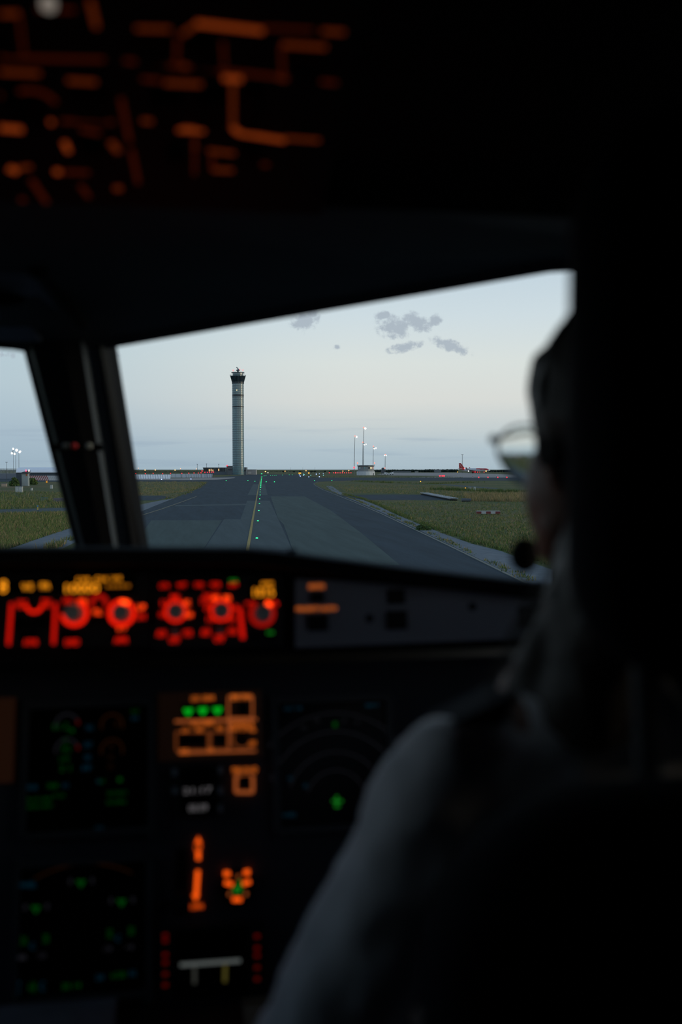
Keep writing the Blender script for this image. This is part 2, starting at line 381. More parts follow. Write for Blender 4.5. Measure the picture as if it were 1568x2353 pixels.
field([(840, 1150), (1010, 1152), (1240, 1150), (1700, 1150), (1700, 1330), (1340, 1330), (1230, 1288), (1150, 1259), (1085, 1242), (1020, 1219), (960, 1196), (905, 1173)], 14000, .22, .35, 4, (4, 4, 3, 2), 'grass', 'mixed green and straw grass in the field right of the taxiway')
field([(768, 1113), (1010, 1116), (1150, 1126), (1700, 1128), (1700, 1148), (1040, 1146), (985, 1136), (800, 1133)], 5500, .35, .5, 4, (2, 4, 5, 1), 'grass', 'straw coloured grass between the crossing taxiway and the drainage road')
field([(-20, 1180), (180, 1176), (180, 1208), (95, 1234), (15, 1262), (-20, 1268)], 5000, .28, .3, 4, (5, 3, 3, 2), 'grass', 'green grass in the left window below the grey service path')
field([(-20, 1130), (150, 1130), (180, 1166), (80, 1168), (-20, 1171)], 1800, .4, .5, 4, (4, 3, 2, 3), 'grass', 'green grass in the left window above the grey service path')
field([(250, 1105), (435, 1106), (475, 1108), (440, 1128), (375, 1138), (250, 1139)], 1800, .4, .6, 4, (1, 4, 6, 1), 'grass', 'brownish grass left of the taxiway beside the centre post')
def weeds(line, n, spread, h, wts, label, name='weeds'):
    mb = MB(); P = [ground(*p) for p in line]; L = [(b - a).length for a, b in zip(P, P[1:])]
    for _ in range(n):
        i = random.choices(range(len(L)), L)[0]; t = random.random(); p = P[i].lerp(P[i + 1], t)
        cl = math.sin(p.y * .8) + math.sin(p.y * .31 + 1)
        if cl < random.uniform(-1.6, .6): continue
        p = p + V((random.gauss(0, spread), random.gauss(0, spread), 0)); tuft(mb, p, h * random.uniform(.4, 1.3), .22, 7, wts)
    return tag(mk(name, mb, bl, fixn=False), label, 'weeds', kind='stuff')
weeds([(1220, 1336), (1120, 1288), (1040, 1250), (960, 1212), (880, 1175), (820, 1150), (790, 1138)], 750, .14, .18, (4, 3, 3, 3), 'scruffy weeds in the crack between taxiway and concrete shoulder')
weeds([(1240, 1289), (1150, 1261), (1085, 1245), (1020, 1222), (960, 1199), (905, 1176), (870, 1159.5), (830, 1145), (790, 1135.5)], 2600, .15, .24, (5, 3, 1, 4), 'tall dark green grass verge along the far side of the concrete shoulder')
weeds([(735, 1122), (760, 1128), (790, 1138), (745, 1116), (765, 1116), (775, 1124)], 90, .5, .3, (3, 3, 3, 4), 'weeds at the corner where the two taxiways meet')
weeds([(380, 1148), (430, 1133), (470, 1113), (465, 1108)], 300, .6, .4, (3, 3, 3, 4), 'weeds along the left taxiway corner')
weeds([(110, 1262), (165, 1240), (250, 1205)], 300, .3, .4, (3, 3, 3, 3), 'weeds growing beside the left concrete shoulder')
weeds([(690, 1098), (800, 1096), (1000, 1098), (1060, 1098)], 500, 1.2, .7, (4, 3, 1, 4), 'green grass strip beyond the crossing taxiway', 'grass')
weeds([(820, 1106), (900, 1110), (1000, 1112), (1100, 1108)], 700, 2.0, .7, (6, 2, 1, 5), 'dark green grass just before the crossing taxiway', 'grass')
weeds([(1000, 1125), (1080, 1128), (1150, 1131), (1240, 1131)], 900, 1.2, .7, (6, 1, 0, 6), 'tall dark green rushes behind the drainage grating', 'rushes')
def shrub(name, label, p, w, h, n=500, cat='bush', group=None, mats=None):
    mb = MB()
    for _ in range(n):
        a = random.uniform(0, 6.283); ph = math.acos(random.uniform(0, 1)); rr = random.uniform(.6, 1.0)
        q = p + V((math.cos(a) * math.sin(ph) * w / 2 * rr, math.sin(a) * math.sin(ph) * w / 2 * rr, math.cos(ph) * h * rr))
        s = random.uniform(.06, .12) * max(w, h); d = V((random.gauss(0, 1), random.gauss(0, 1), random.gauss(0, 1))).normalized(); e = d.orthogonal().normalized()
        mb.mi = random.choice((0, 1, 1)); mb.add([q - d * s, q + e * s * .6, q + d * s, q - e * s * .6], [(0, 1, 2, 3)])
    return tag(mk(name, mb, mats or [bl[0], bl[3]], origin=p, fixn=False), label, cat, group)
shrub('bush', 'low dark bush growing on the concrete shoulder', ground(974, 1218), 1.3, .45)
shrub('bush', 'dark round bush left of the pale kiosk in the left window', ground(33, 1117), 3.0, 2.6)
shrub('bush', 'dark spreading bush right of the pale kiosk in the left window', ground(74, 1114), 3.4, 2.3)
# ================================================================== CONTROL TOWER
def tower():
    D = 862.0; b = gbase(548, D); k = mpx(D); zc = lambda py: (1091 - py) * k
    ph = math.atan2(-Fh.y, -Fh.x)
    t = thing('control_tower', 'tall round glass control tower with a dark flared top beyond the taxiway end', 'control tower', b)
    glass = mat('tower_glass', (.035, .085, .115), .16, spec=.9); nt = glass.node_tree; L = nt.links.new; bs = nt.nodes['Principled BSDF']
    tc = nt.nodes.new('ShaderNodeTexCoord'); sp = nt.nodes.new('ShaderNodeSeparateXYZ'); L(tc.outputs['Object'], sp.inputs[0])
    def M(op, a, c=None):
        n = nt.nodes.new('ShaderNodeMath'); n.operation = op
        for i, x in enumerate((a, c)):
            if x is None: continue
            if isinstance(x, (int, float)): n.inputs[i].default_value = x
            else: L(x, n.inputs[i])
        return n.outputs[0]
    row = M('LESS_THAN', M('FRACT', M('DIVIDE', sp.outputs['Z'], 1.95)), .2)
    ang = M('ARCTAN2', sp.outputs['Y'], sp.outputs['X']); colm = M('LESS_THAN', M('FRACT', M('MULTIPLY', ang, 32 / 6.28318)), .22)
    line = M('MAXIMUM', row, colm)
    ns = nt.nodes.new('ShaderNodeTexNoise'); ns.inputs['Scale'].default_value = .15; ns.inputs['Detail'].default_value = 2; L(tc.outputs['Object'], ns.inputs['Vector'])
    gr = nt.nodes.new('ShaderNodeValToRGB'); L(ns.outputs['Fac'], gr.inputs['Fac']); e = gr.color_ramp.elements
    e[0].position = .35; e[0].color = (.025, .115, .145, 1); e[1].position = .65; e[1].color = (.07, .22, .235, 1)
    mx = nt.nodes.new('ShaderNodeMix'); mx.data_type = 'RGBA'; L(line, mx.inputs[0]); L(gr.outputs[0], mx.inputs[6]); mx.inputs[7].default_value = (.03, .055, .065, 1)
    L(mx.outputs[2], bs.inputs['Base Color'])
    rr = M('ADD', M('MULTIPLY', line, .5), .07); L(rr, bs.inputs['Roughness']); bs.inputs['IOR'].default_value = 1.75
    darkg = mat('tower_dark_glass', (.012, .02, .03), .25); steel = mat('tower_steel', (.10, .13, .15), .5); pale = mat('tower_pale', (.35, .36, .36), .6)
    r = 13.3 * k
    mk('glazed_shaft', MB().lathe(b, [(r, 0), (r, zc(882))], 32, ph + math.pi / 32), glass, t)
    for y0, y1, nm in ((907.5, 912.5, 'dark_band'), (934.3, 936.8, 'dark_band')):
        mk(nm, MB().lathe(b, [(r + .08, zc(y1)), (r + .08, zc(y0))], 32, ph + math.pi / 32), darkg, t)
    mk('flared_cab', MB().lathe(b, [(r * 1.01, zc(883)), (r * 1.02, zc(879)), (r * 1.28, zc(866.5)), (r * 1.26, zc(865.5))], 32, ph), darkg, t)
    mb = MB()
    for i in range(32):
        a = 2 * math.pi * i / 32 + ph; d = V((math.cos(a), math.sin(a), 0))
        mb.tube(b + d * (r * 1.02) + V((0, 0, zc(883))), b + d * (r * 1.03) + V((0, 0, zc(879))), .1, n=4)
        mb.tube(b + d * (r * 1.03) + V((0, 0, zc(879))), b + d * (r * 1.37) + V((0, 0, zc(862.8))), .1, n=4)
    mk('cab_ribs', mb, mat('tower_ribs', (.03, .07, .09), .5), t)
    mk('penthouse', MB().lathe(b, [(r * .9, zc(866)), (r * .92, zc(858.5))], 32, ph), glass, t)
    mk('roof_deck', MB().lathe(b, [(r * .9, zc(858.6)), (r * 1.16, zc(858.3)), (r * 1.12, zc(857.4)), (r * .2, zc(856.6))], 32, ph), darkg, t)
    m2 = MB(); m2.lathe(b, [(r * .16, zc(857.5)), (r * .16, zc(854)), (r * .3, zc(853.2)), (r * .3, zc(851.8)), (r * .1, zc(850))], 16)
    mast = mk('radar_mast', m2, steel, t)
    c = b + V((0, 0, zc(848.7)))
    mk('radar_antenna', MB().obox(c, (Rt * .86 - V((0, 0, .95))).normalized() * 1.5 * 1.2, Fh * .25, V((.3, 0, .25))), steel, mast)
    redl = emit('tower_red_lamp', (1, .3, .32), 1.3)
    for px, py in ((537, 852.5), (552.5, 850.3), (559.3, 852)):
        q = b + Rt * ((px - 548) * k) + V((0, 0, zc(py))); mm = MB(); mm.tube(q - V((0, 0, 2.0)), q, .06, n=6); o = mk('lamp_post', mm, steel, t)
        mk('red_lamp', MB().ball(q, .55, sc3=(.7, .7, 1.5)), redl, o)
    q = b + Rt * (-1.6 * k); dd = (q - EYE); 
    mk('lit_window', MB().obox(b - Fh * (r * 1.0) + Rt * (-1.4 * k) + V((0, 0, zc(898.5))), Rt * .35, Fh * .12, V((0, 0, .55))), emit('warm_window', (1, .85, .5), 1.0), t)
tower()
# ------------------------------------------------------------------ buildings round the tower
def bldg(name, label, px0, px1, py0, py1, D, depth, m, cat='building', group=None):
    k = mpx(D); c = gbase((px0 + px1) / 2, D); t = thing(name, label, cat, c, group); h = (py1 - py0) * k; zb = max(0.0, EYE.z - (py1 - HOR) * k)
    mb = MB(); mb.obox(c + Fh * depth / 2 + V((0, 0, (zb + h) / 2)), Rt * ((px1 - px0) * k / 2), Fh * depth / 2, V((0, 0, (zb + h) / 2))); mk('wall', mb, m, t); return t, c, k, zb + h
bdark = mat('building_dark', (.05, .065, .08), .5); bpale = mat('building_pale', (.42, .40, .38), .7, noise=.2, nscale=.3); bgrey = mat('building_grey', (.14, .16, .18), .6)
lit = emit('warm_lit_window', (1, .6, .25), 1.1); glassdark = mat('window_dark', (.015, .02, .028), .2)
def terminal():
    D = 880.0; k = mpx(D); c = gbase(494, D); t = thing('terminal_building', 'low terminal with sloping glass front and lit windows left of the tower', 'building', c)
    def q(px, py, dy=0): return c + Rt * ((px - 494) * k) + V((0, 0, EYE.z + (HOR - py) * k)) + Fh * dy
    mk('lower_storey', MB().prism([q(472, 1083.5), q(521, 1083.5), q(521, 1091), q(472, 1091)], Fh * 14), bgrey, t)
    mk('glass_storey', MB().prism([q(466.5, 1075), q(519.5, 1075), q(517, 1083.6), q(469, 1083.6)], Fh * 14), glassdark, t)
    mk('roof', MB().prism([q(466, 1074.2), q(520.5, 1074.2), q(520, 1075.2), q(466.4, 1075.2)], Fh * 15), bdark, t)
    mb = MB()
    for i in range(13): x = 480 + i * 3.1; mb.prism([q(x, 1075.3, -.2), q(x + .7, 1075.3, -.2), q(x + .5, 1083.4, -.2), q(x - .2, 1083.4, -.2)], Fh * .15)
    mk('mullions', mb, bgrey, t)
    for x0, x1, y0, y1 in ((480, 482.5, 1078, 1083), (484.5, 486.5, 1077.5, 1082.5), (488.5, 490.5, 1079, 1083), (502, 504, 1077.2, 1082)):
        mk('lit_window', MB().prism([q(x0, y0, -.3), q(x1, y0, -.3), q(x1, y1, -.3), q(x0, y1, -.3)], Fh * .2), lit, t)
    mk('end_fin', MB().prism([q(518.5, 1075, -.2), q(520, 1075, -.2), q(519.5, 1084, -.2), q(518.2, 1084, -.2)], Fh * .4), bpale, t)
terminal()
t, c, k, h = bldg('annex_building', 'dark block joined to the left foot of the tower', 521, 540, 1071.5, 1091, 872, 12, bgrey)
mb = MB(); mb.obox(c - Fh * .1 + V((0, 0, h * .6)), Rt * (6 * k), Fh * .1, V((0, 0, h * .05))); mk('window_strip', mb, glassdark, t)
mb = MB(); mb.obox(c + Fh * 6 + V((0, 0, h)), Rt * (9.8 * k), Fh * 6.2, V((0, 0, .25))); mk('parapet', mb, bdark, t)
t, c, k, h = bldg('annex_building', 'narrow dark block joined to the right foot of the tower', 557, 566, 1073.8, 1091, 872, 12, bgrey)
mb = MB(); mb.obox(c - Fh * .1 + V((0, 0, h * .55)), Rt * (3 * k), Fh * .1, V((0, 0, h * .08))); mk('window_strip', mb, glassdark, t)
t, c, k, h = bldg('low_building', 'pale low box building just right of the tower', 567, 588, 1079.3, 1090, 885, 12, bpale)
mb = MB(); mb.obox(c - Fh * .1 - Rt * (4 * k) + V((0, 0, h * .35)), Rt * (4 * k), Fh * .1, V((0, 0, h * .2))); mk('loading_door', mb, mat('door_pale', (.55, .54, .5), .6), t)
mb = MB(); mb.obox(c + Fh * 6 + V((0, 0, h)), Rt * (10.8 * k), Fh * 6.2, V((0, 0, .2))); mk('parapet', mb, bgrey, t)
# ------------------------------------------------------------------ blast fences and left window structures
def blast(name, label, px0, px1, pyt, pyb, m, rib, nrib, lean=1.2):
    D = EYE.z * FPX / (pyb - HOR); k = mpx(D); a = gbase(px0, D); e = gbase(px1, D); h = (pyb - pyt) * k; t = thing(name, label, 'fence', (a + e) / 2)
    U = V((0, 0, h)) + Fh * lean
    mk('sloping_panel', MB().prism([a, e, e + U, a + U], Fh * .12), m, t)
    for i in range(nrib):
        p = a.lerp(e, i / (nrib - 1)); w = (e - a).normalized() * .06
        mk('rib', MB().prism([p - w, p + w, p + w + U - Rt * .5, p - w + U - Rt * .5], -Fh * .1), rib, t)
    return t
white_p = mat('fence_white', (.92, .92, .92), .7); grey_p = mat('fence_grey', (.45, .47, .48), .6); rib_m = mat('fence_rib', (.2, .2, .21), .6)
blast('blast_fence', 'bright white sloping blast fence right of the centre post', 262, 392, 1090.3, 1100, white_p, rib_m, 24)
blast('blast_fence', 'grey slatted blast fence behind the yellow sign', 393, 488, 1089, 1097.5, grey_p, rib_m, 9)
def striped():
    D = EYE.z * FPX / (1104 - HOR); k = mpx(D); t = thing('striped_barrier', 'red and white striped barrier wall in the left window', 'barrier', gbase(105, D))
    n = 44; w = 92 / n; rd = mat('stripe_red', (.35, .04, .035), .6); pk = mat('stripe_white', (.62, .58, .55), .6)
    for i in range(n):
        x = 62 + i * w; a = gbase(x, D); e = gbase(x + w, D); U = V((0, 0, 11 * k)) - Rt * (5 * k)
        mk('panel', MB().prism([a, e, e + U, a + U], Fh * .15), (rd if i % 2 and x < 112 else (pk if i % 2 == 0 or x < 112 else grey_p)), t)
striped()
def longhall():
    D = 480.0; k = mpx(D); c = gbase(88, D); t = thing('long_hall', 'long white hall with rounded roof behind the striped barrier', 'building', c)
    prof = []
    for i in range(13): a = math.pi * (.02 + .96 * i / 12); prof.append((math.cos(a) * 7 + 7, math.sin(a) * 2.7))
    z0 = EYE.z - (1089.5 - HOR) * k + .6
    a = gbase(36, D); e = gbase(170, D)
    rows = [[p + Fh * y + V((0, 0, z0 + z)) for y, z in prof] for p in (a, e)]
    mb = MB(); mb.loft(rows); n = len(prof); mb.f += [list(range(n)), list(range(n, 2 * n))]; mb.m += [0, 0]
    mk('roof', mb, mat('hall_roof', (.92, .91, .92), .5), t, smooth=False)
    mk('wall', MB().prism([a + Fh * .6, e + Fh * .6, e + Fh * 13, a + Fh * 13], (0, 0, z0 + .1)), bdark, t)
longhall()
def pier():
    D = 500.0; k = mpx(D); c = gbase(15, D); t = thing('pier_building', 'grey building with roof railings at the far left edge', 'building', c)
    def q(px, py, dy=0): return c + Rt * ((px - 15) * k) + V((0, 0, EYE.z + (HOR - py) * k)) + Fh * dy
    mk('wall', MB().prism([q(-30, 1088), q(42, 1088), q(42, 1100), q(-30, 1100)], Fh * 10), mat('pier_wall', (.2, .215, .24), .6), t)
    mk('base', MB().prism([q(-30, 1100, -.3), q(40, 1100, -.3), q(40, 1101.5, -.3), q(-30, 1101.5, -.3)], Fh * 10), bdark, t)
    mb = MB()
    for i in range(24): x = -28 + i * 2.8; mb.prism([q(x, 1076.5), q(x + .5, 1076.5), q(x + .5, 1088), q(x, 1088)], Fh * .2)
    for y in (1077, 1081): mb.prism([q(-30, y), q(38, y), q(38, y + .6), q(-30, y + .6)], Fh * .2)
    mk('roof_railing', mb, mat('railing_pale', (.4, .4, .4), .5), t)
pier()
def kiosk():
    c = ground(57, 1116.5); D = (c - EYE).dot(Fh); k = mpx(D); t = thing('guard_kiosk', 'pale upright kiosk with slanted dark roof in the left window', 'kiosk', c)
    mk('wall', MB().obox(c + Fh * .7 + V((0, 0, 14 * k)), Rt * (7.5 * k), Fh * .7, V((0, 0, 14 * k))), mat('kiosk_wall', (.34, .37, .36), .6), t)
    mk('side_wall', MB().obox(c + Fh * .5 - Rt * (11 * k) + V((0, 0, 13 * k)), Rt * (4 * k), Fh * .6, V((0, 0, 13 * k))), bdark, t)
    z = V((0, 0, 28 * k))
    mk('roof', MB().prism([c + z - Rt * (11 * k) - Fh * .3, c + z + Rt * (9 * k) - Fh * .3, c + z + Rt * (9 * k) + V((0, 0, 7.5 * k)) - Fh * .3, c + z - Rt * (11 * k) + V((0, 0, 1.5 * k)) - Fh * .3], Fh * 2), bdark, t)
    mk('panel', MB().obox(c - Fh * .03 + Rt * (4.5 * k) + V((0, 0, 25 * k)), Rt * (1.5 * k), Fh * .03, V((0, 0, 2.5 * k))), mat('kiosk_orange', (.5, .12, .04), .5), t)
    for dx, m, nm in ((4.5, emit('kiosk_red', (1, .05, .12), 4), 'red_lamp'), (11.3, emit('kiosk_white', (1, .75, .55), 6), 'white_lamp')):
        mk(nm, MB().ball(c + Rt * (dx * k) - Fh * .5 + V((0, 0, 35 * k)), 1.5 * k, sc3=(.8, .8, 1.7)), m, t)
kiosk()
cab_m = mat('cabinet_white', (.55, .55, .52), .6, noise=.25, nscale=3)
def cabinet(px, pyb, w, h, label, parts=1, m=None):
    c = ground(px, pyb); D = (c - EYE).dot(Fh); k = mpx(D); t = thing('equipment_cabinet', label, 'cabinet', c)
    for i in range(parts):
        x = (-w / 2 + (i + .5) * w / parts) * k; mk('cabinet_body', MB().obox(c + Rt * x + Fh * .3 + V((0, 0, h * k / 2 * .94)), Rt * (w * k / parts * .47), Fh * .3, V((0, 0, h * k / 2 * .94))), m or cab_m, t)
    mk('lid', MB().obox(c + Fh * .3 + V((0, 0, h * k)), Rt * (w * k * .52), Fh * .34, V((0, 0, h * k * .04))), bgrey, t)
cabinet(43, 1131.5, 16, 14, 'white twin equipment cabinet on the grass in the left window', 2)
cabinet(117.5, 1123, 5, 9, 'small white cabinet on the grass left of the centre post')
cabinet(72, 1127, 3, 6, 'tiny grey cabinet between the two white cabinets')
cabinet(9, 1118, 12, 7, 'tan low box at the far left edge', 1, mat('tan_box', (.45, .33, .24), .6))
cabinet(1092, 1127.5, 5, 9, 'white upright cabinet in the grass on the right')
def stake(px, pyb, h, label, m1, m2=None, r=.05, name='marker_post'):
    c = ground(px, pyb); D = (c - EYE).dot(Fh); k = mpx(D); t = thing(name, label, 'post', c)
    mk('shaft', MB().tube(c, c + V((0, 0, h * k * .62)), r, n=8), m1, t); mk('band', MB().tube(c + V((0, 0, h * k * .62)), c + V((0, 0, h * k)), r, n=8), m2 or m1, t)
yel = mat('post_yellow', (.5, .36, .06), .6); blu = mat('post_blue', (.05, .2, .4), .6)
stake(86.5, 1172, 11, 'short yellow and blue marker post beside the service path', yel, blu, .07)
stake(1122, 1127, 6, 'dark short post right of the white cabinet', bdark, bdark, .1)
stake(1087, 1098, 4, 'red and white marker post on the apron edge', mat('post_white', (.6, .6, .6), .6), mat('post_red', (.5, .05, .05), .6), .18)
stake(1142, 1097.5, 5, 'dark marker post near the right red lights', bdark, mat('post_white2', (.6, .6, .6), .6), .18)
def rack():
    c = ground(102, 1151); D = (c - EYE).dot(Fh); k = mpx(D); t = thing('metal_frame', 'low teal metal frame in the grass beside the centre post', 'frame', c); m = mat('teal_metal', (.08, .16, .16), .5)
    for i in range(4): p = c + Rt * ((-7 + i * 4.6) * k); mk('post', MB().tube(p, p + V((0, 0, 8 * k)), .04, n=6), m, t)
    for z in (4, 8): mk('rail', MB().tube(c - Rt * (8 * k) + V((0, 0, z * k)), c + Rt * (8 * k) + V((0, 0, z * k)), .035, n=6), m, t)
    c = ground(150, 1153); D = (c - EYE).dot(Fh); k = mpx(D)
    tag(mk('stone_slab', MB().obox(c + Fh * 1 + V((0, 0, 4 * k)), Rt * (28 * k), Fh * .8, V((0, 0, 4 * k))), mat('slab_mauve', (.15, .13, .15), .8)), 'mauve grey stone slab beside the teal frame', 'slab')
rack()
# floodlight groups
steel_m = mat('mast_steel', (.16, .17, .18), .5); steel_d = mat('mast_dark', (.05, .055, .06), .5)
FLOOD = emit('floodlamp', (1, .86, .68), 14); REDM = emit('mast_red_lamp', (1, .2, .14), 2); REDS = emit('mast_red_strong', (1, .03, .06), 3)
def mast(label, px, pyt, D, lamps, reds=(), w=.9, m=None, group=None, pxt=None):
    c = gbase(px, D); k = mpx(D); top = at(pxt or px, pyt, D); t = thing('light_mast', label, 'light mast', c, group)
    mk('pole', MB().tube(c, top, w * k * .75, w * k * .4, 8), m or steel_m, t)
    for lx, ly, r in lamps:
        q = at(lx, ly, D) - Fh * .6; hd = mk('lamp_arm', MB().tube(V((q.x, q.y, q.z)) + Fh * .4, top.lerp(q, .3) if abs(top.z - q.z) < 4 else at(px, ly, D), .12, n=6), steel_d, t)
        mk('floodlamp', MB().ball(q, r * k * .85, sc3=(1, .7, 1.15)), FLOOD, hd)
    for lx, ly, r in reds: mk('red_lamp', MB().ball(at(lx, ly, D) - Fh * .8, r * k), REDM if ly < 1060 or r < 1.6 else REDS, t)
mast('thin light mast with two lamps at the left of the group in the left window', 30.5, 1033, 560, [(28, 1041.5, 2.1), (31.2, 1031.5, 2.1)], m=steel_d, w=.5)
mast('middle light mast of the group in the left window', 36, 1040, 545, [(34.3, 1043, 2.0)], m=steel_d, w=.7)
mast('right light mast with tall twin lamps in the left window group', 43.3, 1040, 550, [(39, 1034.5, 3.0), (45.8, 1039, 2.0), (47.5, 1037.5, 1.8)], m=steel_d, w=.6)
def plainpole(label, px, pyt, D, arm=1.5, w=.8):
    c = gbase(px, D); k = mpx(D); top = at(px, pyt, D); t = thing('lamp_pole', label, 'pole', c)
    mk('pole', MB().tube(c, top, w * k * .6, w * k * .45, 8), steel_d, t); mk('lamp_head', MB().obox(top, Rt * (arm * k), Fh * .25, V((0, 0, .5 * k))), steel_d, t)
plainpole('unlit pole at the far left edge of the left window', 15, 1062, 300, 2)
plainpole('unlit pole left of the terminal building', 453.5, 1067, 900, 1.2, .7)
plainpole('unlit pole on the terminal roof line, left one', 474.8, 1066, 905, 1.4, .8)
plainpole('unlit pole on the terminal roof line, right one', 503, 1067, 905, 1.2, .7)
plainpole('tall unlit pole rising behind the tail of the red and white airliner', 1063, 1045, 1290, 2.6, 1.0)
for i, px in enumerate((668, 696, 724)): plainpole(('hair thin pole on the horizon, left of three right of the tower', 'hair thin pole on the horizon, middle of three right of the tower', 'hair thin pole on the horizon, right of three right of the tower')[i], px, 1075, 1500, .3, .35)
mast('tall light mast left of the round white hut', 814, 1003, 790, [(820, 1004, 1.9)], [(816, 1002, 1.3), (814, 1074.5, 2.0)], 1.0, pxt=816)
mast('tallest light mast rising above the round white hut', 835.5, 983, 830, [(840, 984.5, 2.2)], [(836, 982.5, 1.4)], 1.2, pxt=836.6)
mast('thin short mast close against the tallest one', 833.3, 1018, 832, [(837.2, 1022, 1.0), (841.3, 1021, 1.0)], [(834.2, 1016.2, 1.3)], .8, pxt=834)
mast('light mast with twin lamps at the right of the hut roof', 857.5, 1027, 830, [(860.2, 1030.8, 1.3), (864.3, 1029.8, 1.3)], [(858.4, 1025.5, 1.2)], .9, pxt=858.3)
mast('short light mast behind the white vans', 885, 1046, 900, [(884.3, 1046.6, .9), (888, 1046.6, .9)], [(885.7, 1044.3, 1.2), (884.5, 1075.5, 1.3)], .9, pxt=885.7)
# ------------------------------------------------------------------ round hut
def hut():
    D = 800.0; k = mpx(D); c = gbase(841, D); t = thing('round_hut', 'white round hut with windowed upper floor beneath the tall masts', 'hut', c); zz = lambda py: EYE.z + (HOR - py) * k
    r = 21 * k; ph = math.atan2(-Fh.y, -Fh.x)
    mk('drum_wall', MB().lathe(c, [(r, 0), (r, zz(1083.2))], 16, ph), mat('hut_white', (.72, .73, .74), .7, noise=.15, nscale=.4), t)
    mk('upper_wall', MB().lathe(c, [(r * .92, zz(1083.2)), (r * .9, zz(1071.5))], 12, ph + .26), mat('hut_upper', (.27, .28, .28), .6), t)
    mk('roof', MB().lathe(c, [(r * 1.0, zz(1071.5)), (r * 1.0, zz(1069.6)), (r * .7, zz(1068.8))], 12, ph + .26), mat('hut_roof', (.10, .11, .11), .6), t)
    for dx, w, m in ((-14, 2.2, mat('hut_window', (.6, .65, .68), .2)), (-3, 1.8, mat('hut_window_teal', (.2, .4, .42), .2)), (7, 2.2, glassdark), (11.5, 2.4, emit('hut_lit', (1, .85, .5), 1.0)), (16.2, 1.4, emit('hut_lit_pink', (1, .55, .45), .8))):
        y = math.sqrt(max(0, .93 * .93 - (dx / 21) ** 2)) * r + .15
        mk('window_pane', MB().obox(c + Rt * (dx * k) - Fh * y + V((0, 0, zz(1075.3))), Rt * (w * k / 2 * 1.2), Fh * .15, V((0, 0, 2.2 * k))), m, t)
    for dx in (-19, 20):
        p = c + Rt * (dx * k) + V((0, 0, zz(1069))); o = mk('lamp_post', MB().tube(p, p + V((0, 0, 4 * k)), .1, n=6), steel_d, t); mk('red_lamp', MB().ball(p + V((0, 0, 4.8 * k)), 1.5 * k, sc3=(.8, .8, 1.3)), REDM, o)
    mk('door', MB().obox(c + Rt * (17.5 * k) - Fh * (r * .56 + .1) + V((0, 0, 2.5 * k)), Rt * (.7 * k), Fh * .12, V((0, 0, 2.5 * k))), bdark, t)
hut()
# ------------------------------------------------------------------ vehicles by the hut
def van(px, pyb, D, w, h, label, cabside):
    k = mpx(D); c = gbase(px, D); t = thing('van', label, 'van', c); W = w * k; H = h * k; wm = mat('van_white', (.65, .66, .67), .4)
    pr = [(-W / 2, .25 * H), (W / 2, .25 * H), (W / 2, .62 * H), (W * .36, .66 * H), (W * .22, H), (-W / 2, H)]
    pr = [(x * cabside, z) for x, z in pr]
    mk('body', MB().prism([c + Rt * x + V((0, 0, z)) for x, z in pr], Fh * 1.9), wm, t)
    mk('side_window', MB().obox(c - Fh * .03 + Rt * (cabside * W * .12) + V((0, 0, .78 * H)), Rt * (W * .12), Fh * .03, V((0, 0, .12 * H))), glassdark, t)
    for s in (-.3, .32):
        for dy in (.15, 1.75): mk('wheel', MB().tube(c + Rt * (s * W) + Fh * (dy - .12) + V((0, 0, .17 * H)), c + Rt * (s * W) + Fh * (dy + .12) + V((0, 0, .17 * H)), .17 * H, n=16), deck_black, t)
van(888.3, 1090, 830, 9.5, 6, 'white van parked right of the round hut', 1)
van(900.5, 1089.5, 850, 8.5, 6.5, 'white pickup style van, second from the round hut', -1)
def loader():
    D = 860.0; k = mpx(D); c = gbase(880, D); t = thing('container_stand', 'dark grey upright container left of the white vans', 'container', c)
    a = [(-3.6, 3.5), (3.4, 3.5), (3.6, 15), (2.6, 16.3), (-1.6, 16.3), (-2.8, 14)]
    mk('body', MB().prism([c + Rt * (x * k) + V((0, 0, z * k)) for x, z in a], Fh * 2.2), mat('container_grey', (.08, .09, .10), .6), t)
    for x in (-3, 3): mk('leg', MB().tube(c + Rt * (x * k) + Fh * 1, c + Rt * (x * k) + Fh * 1 + V((0, 0, 4 * k)), .15, n=6), steel_d, t)
loader()
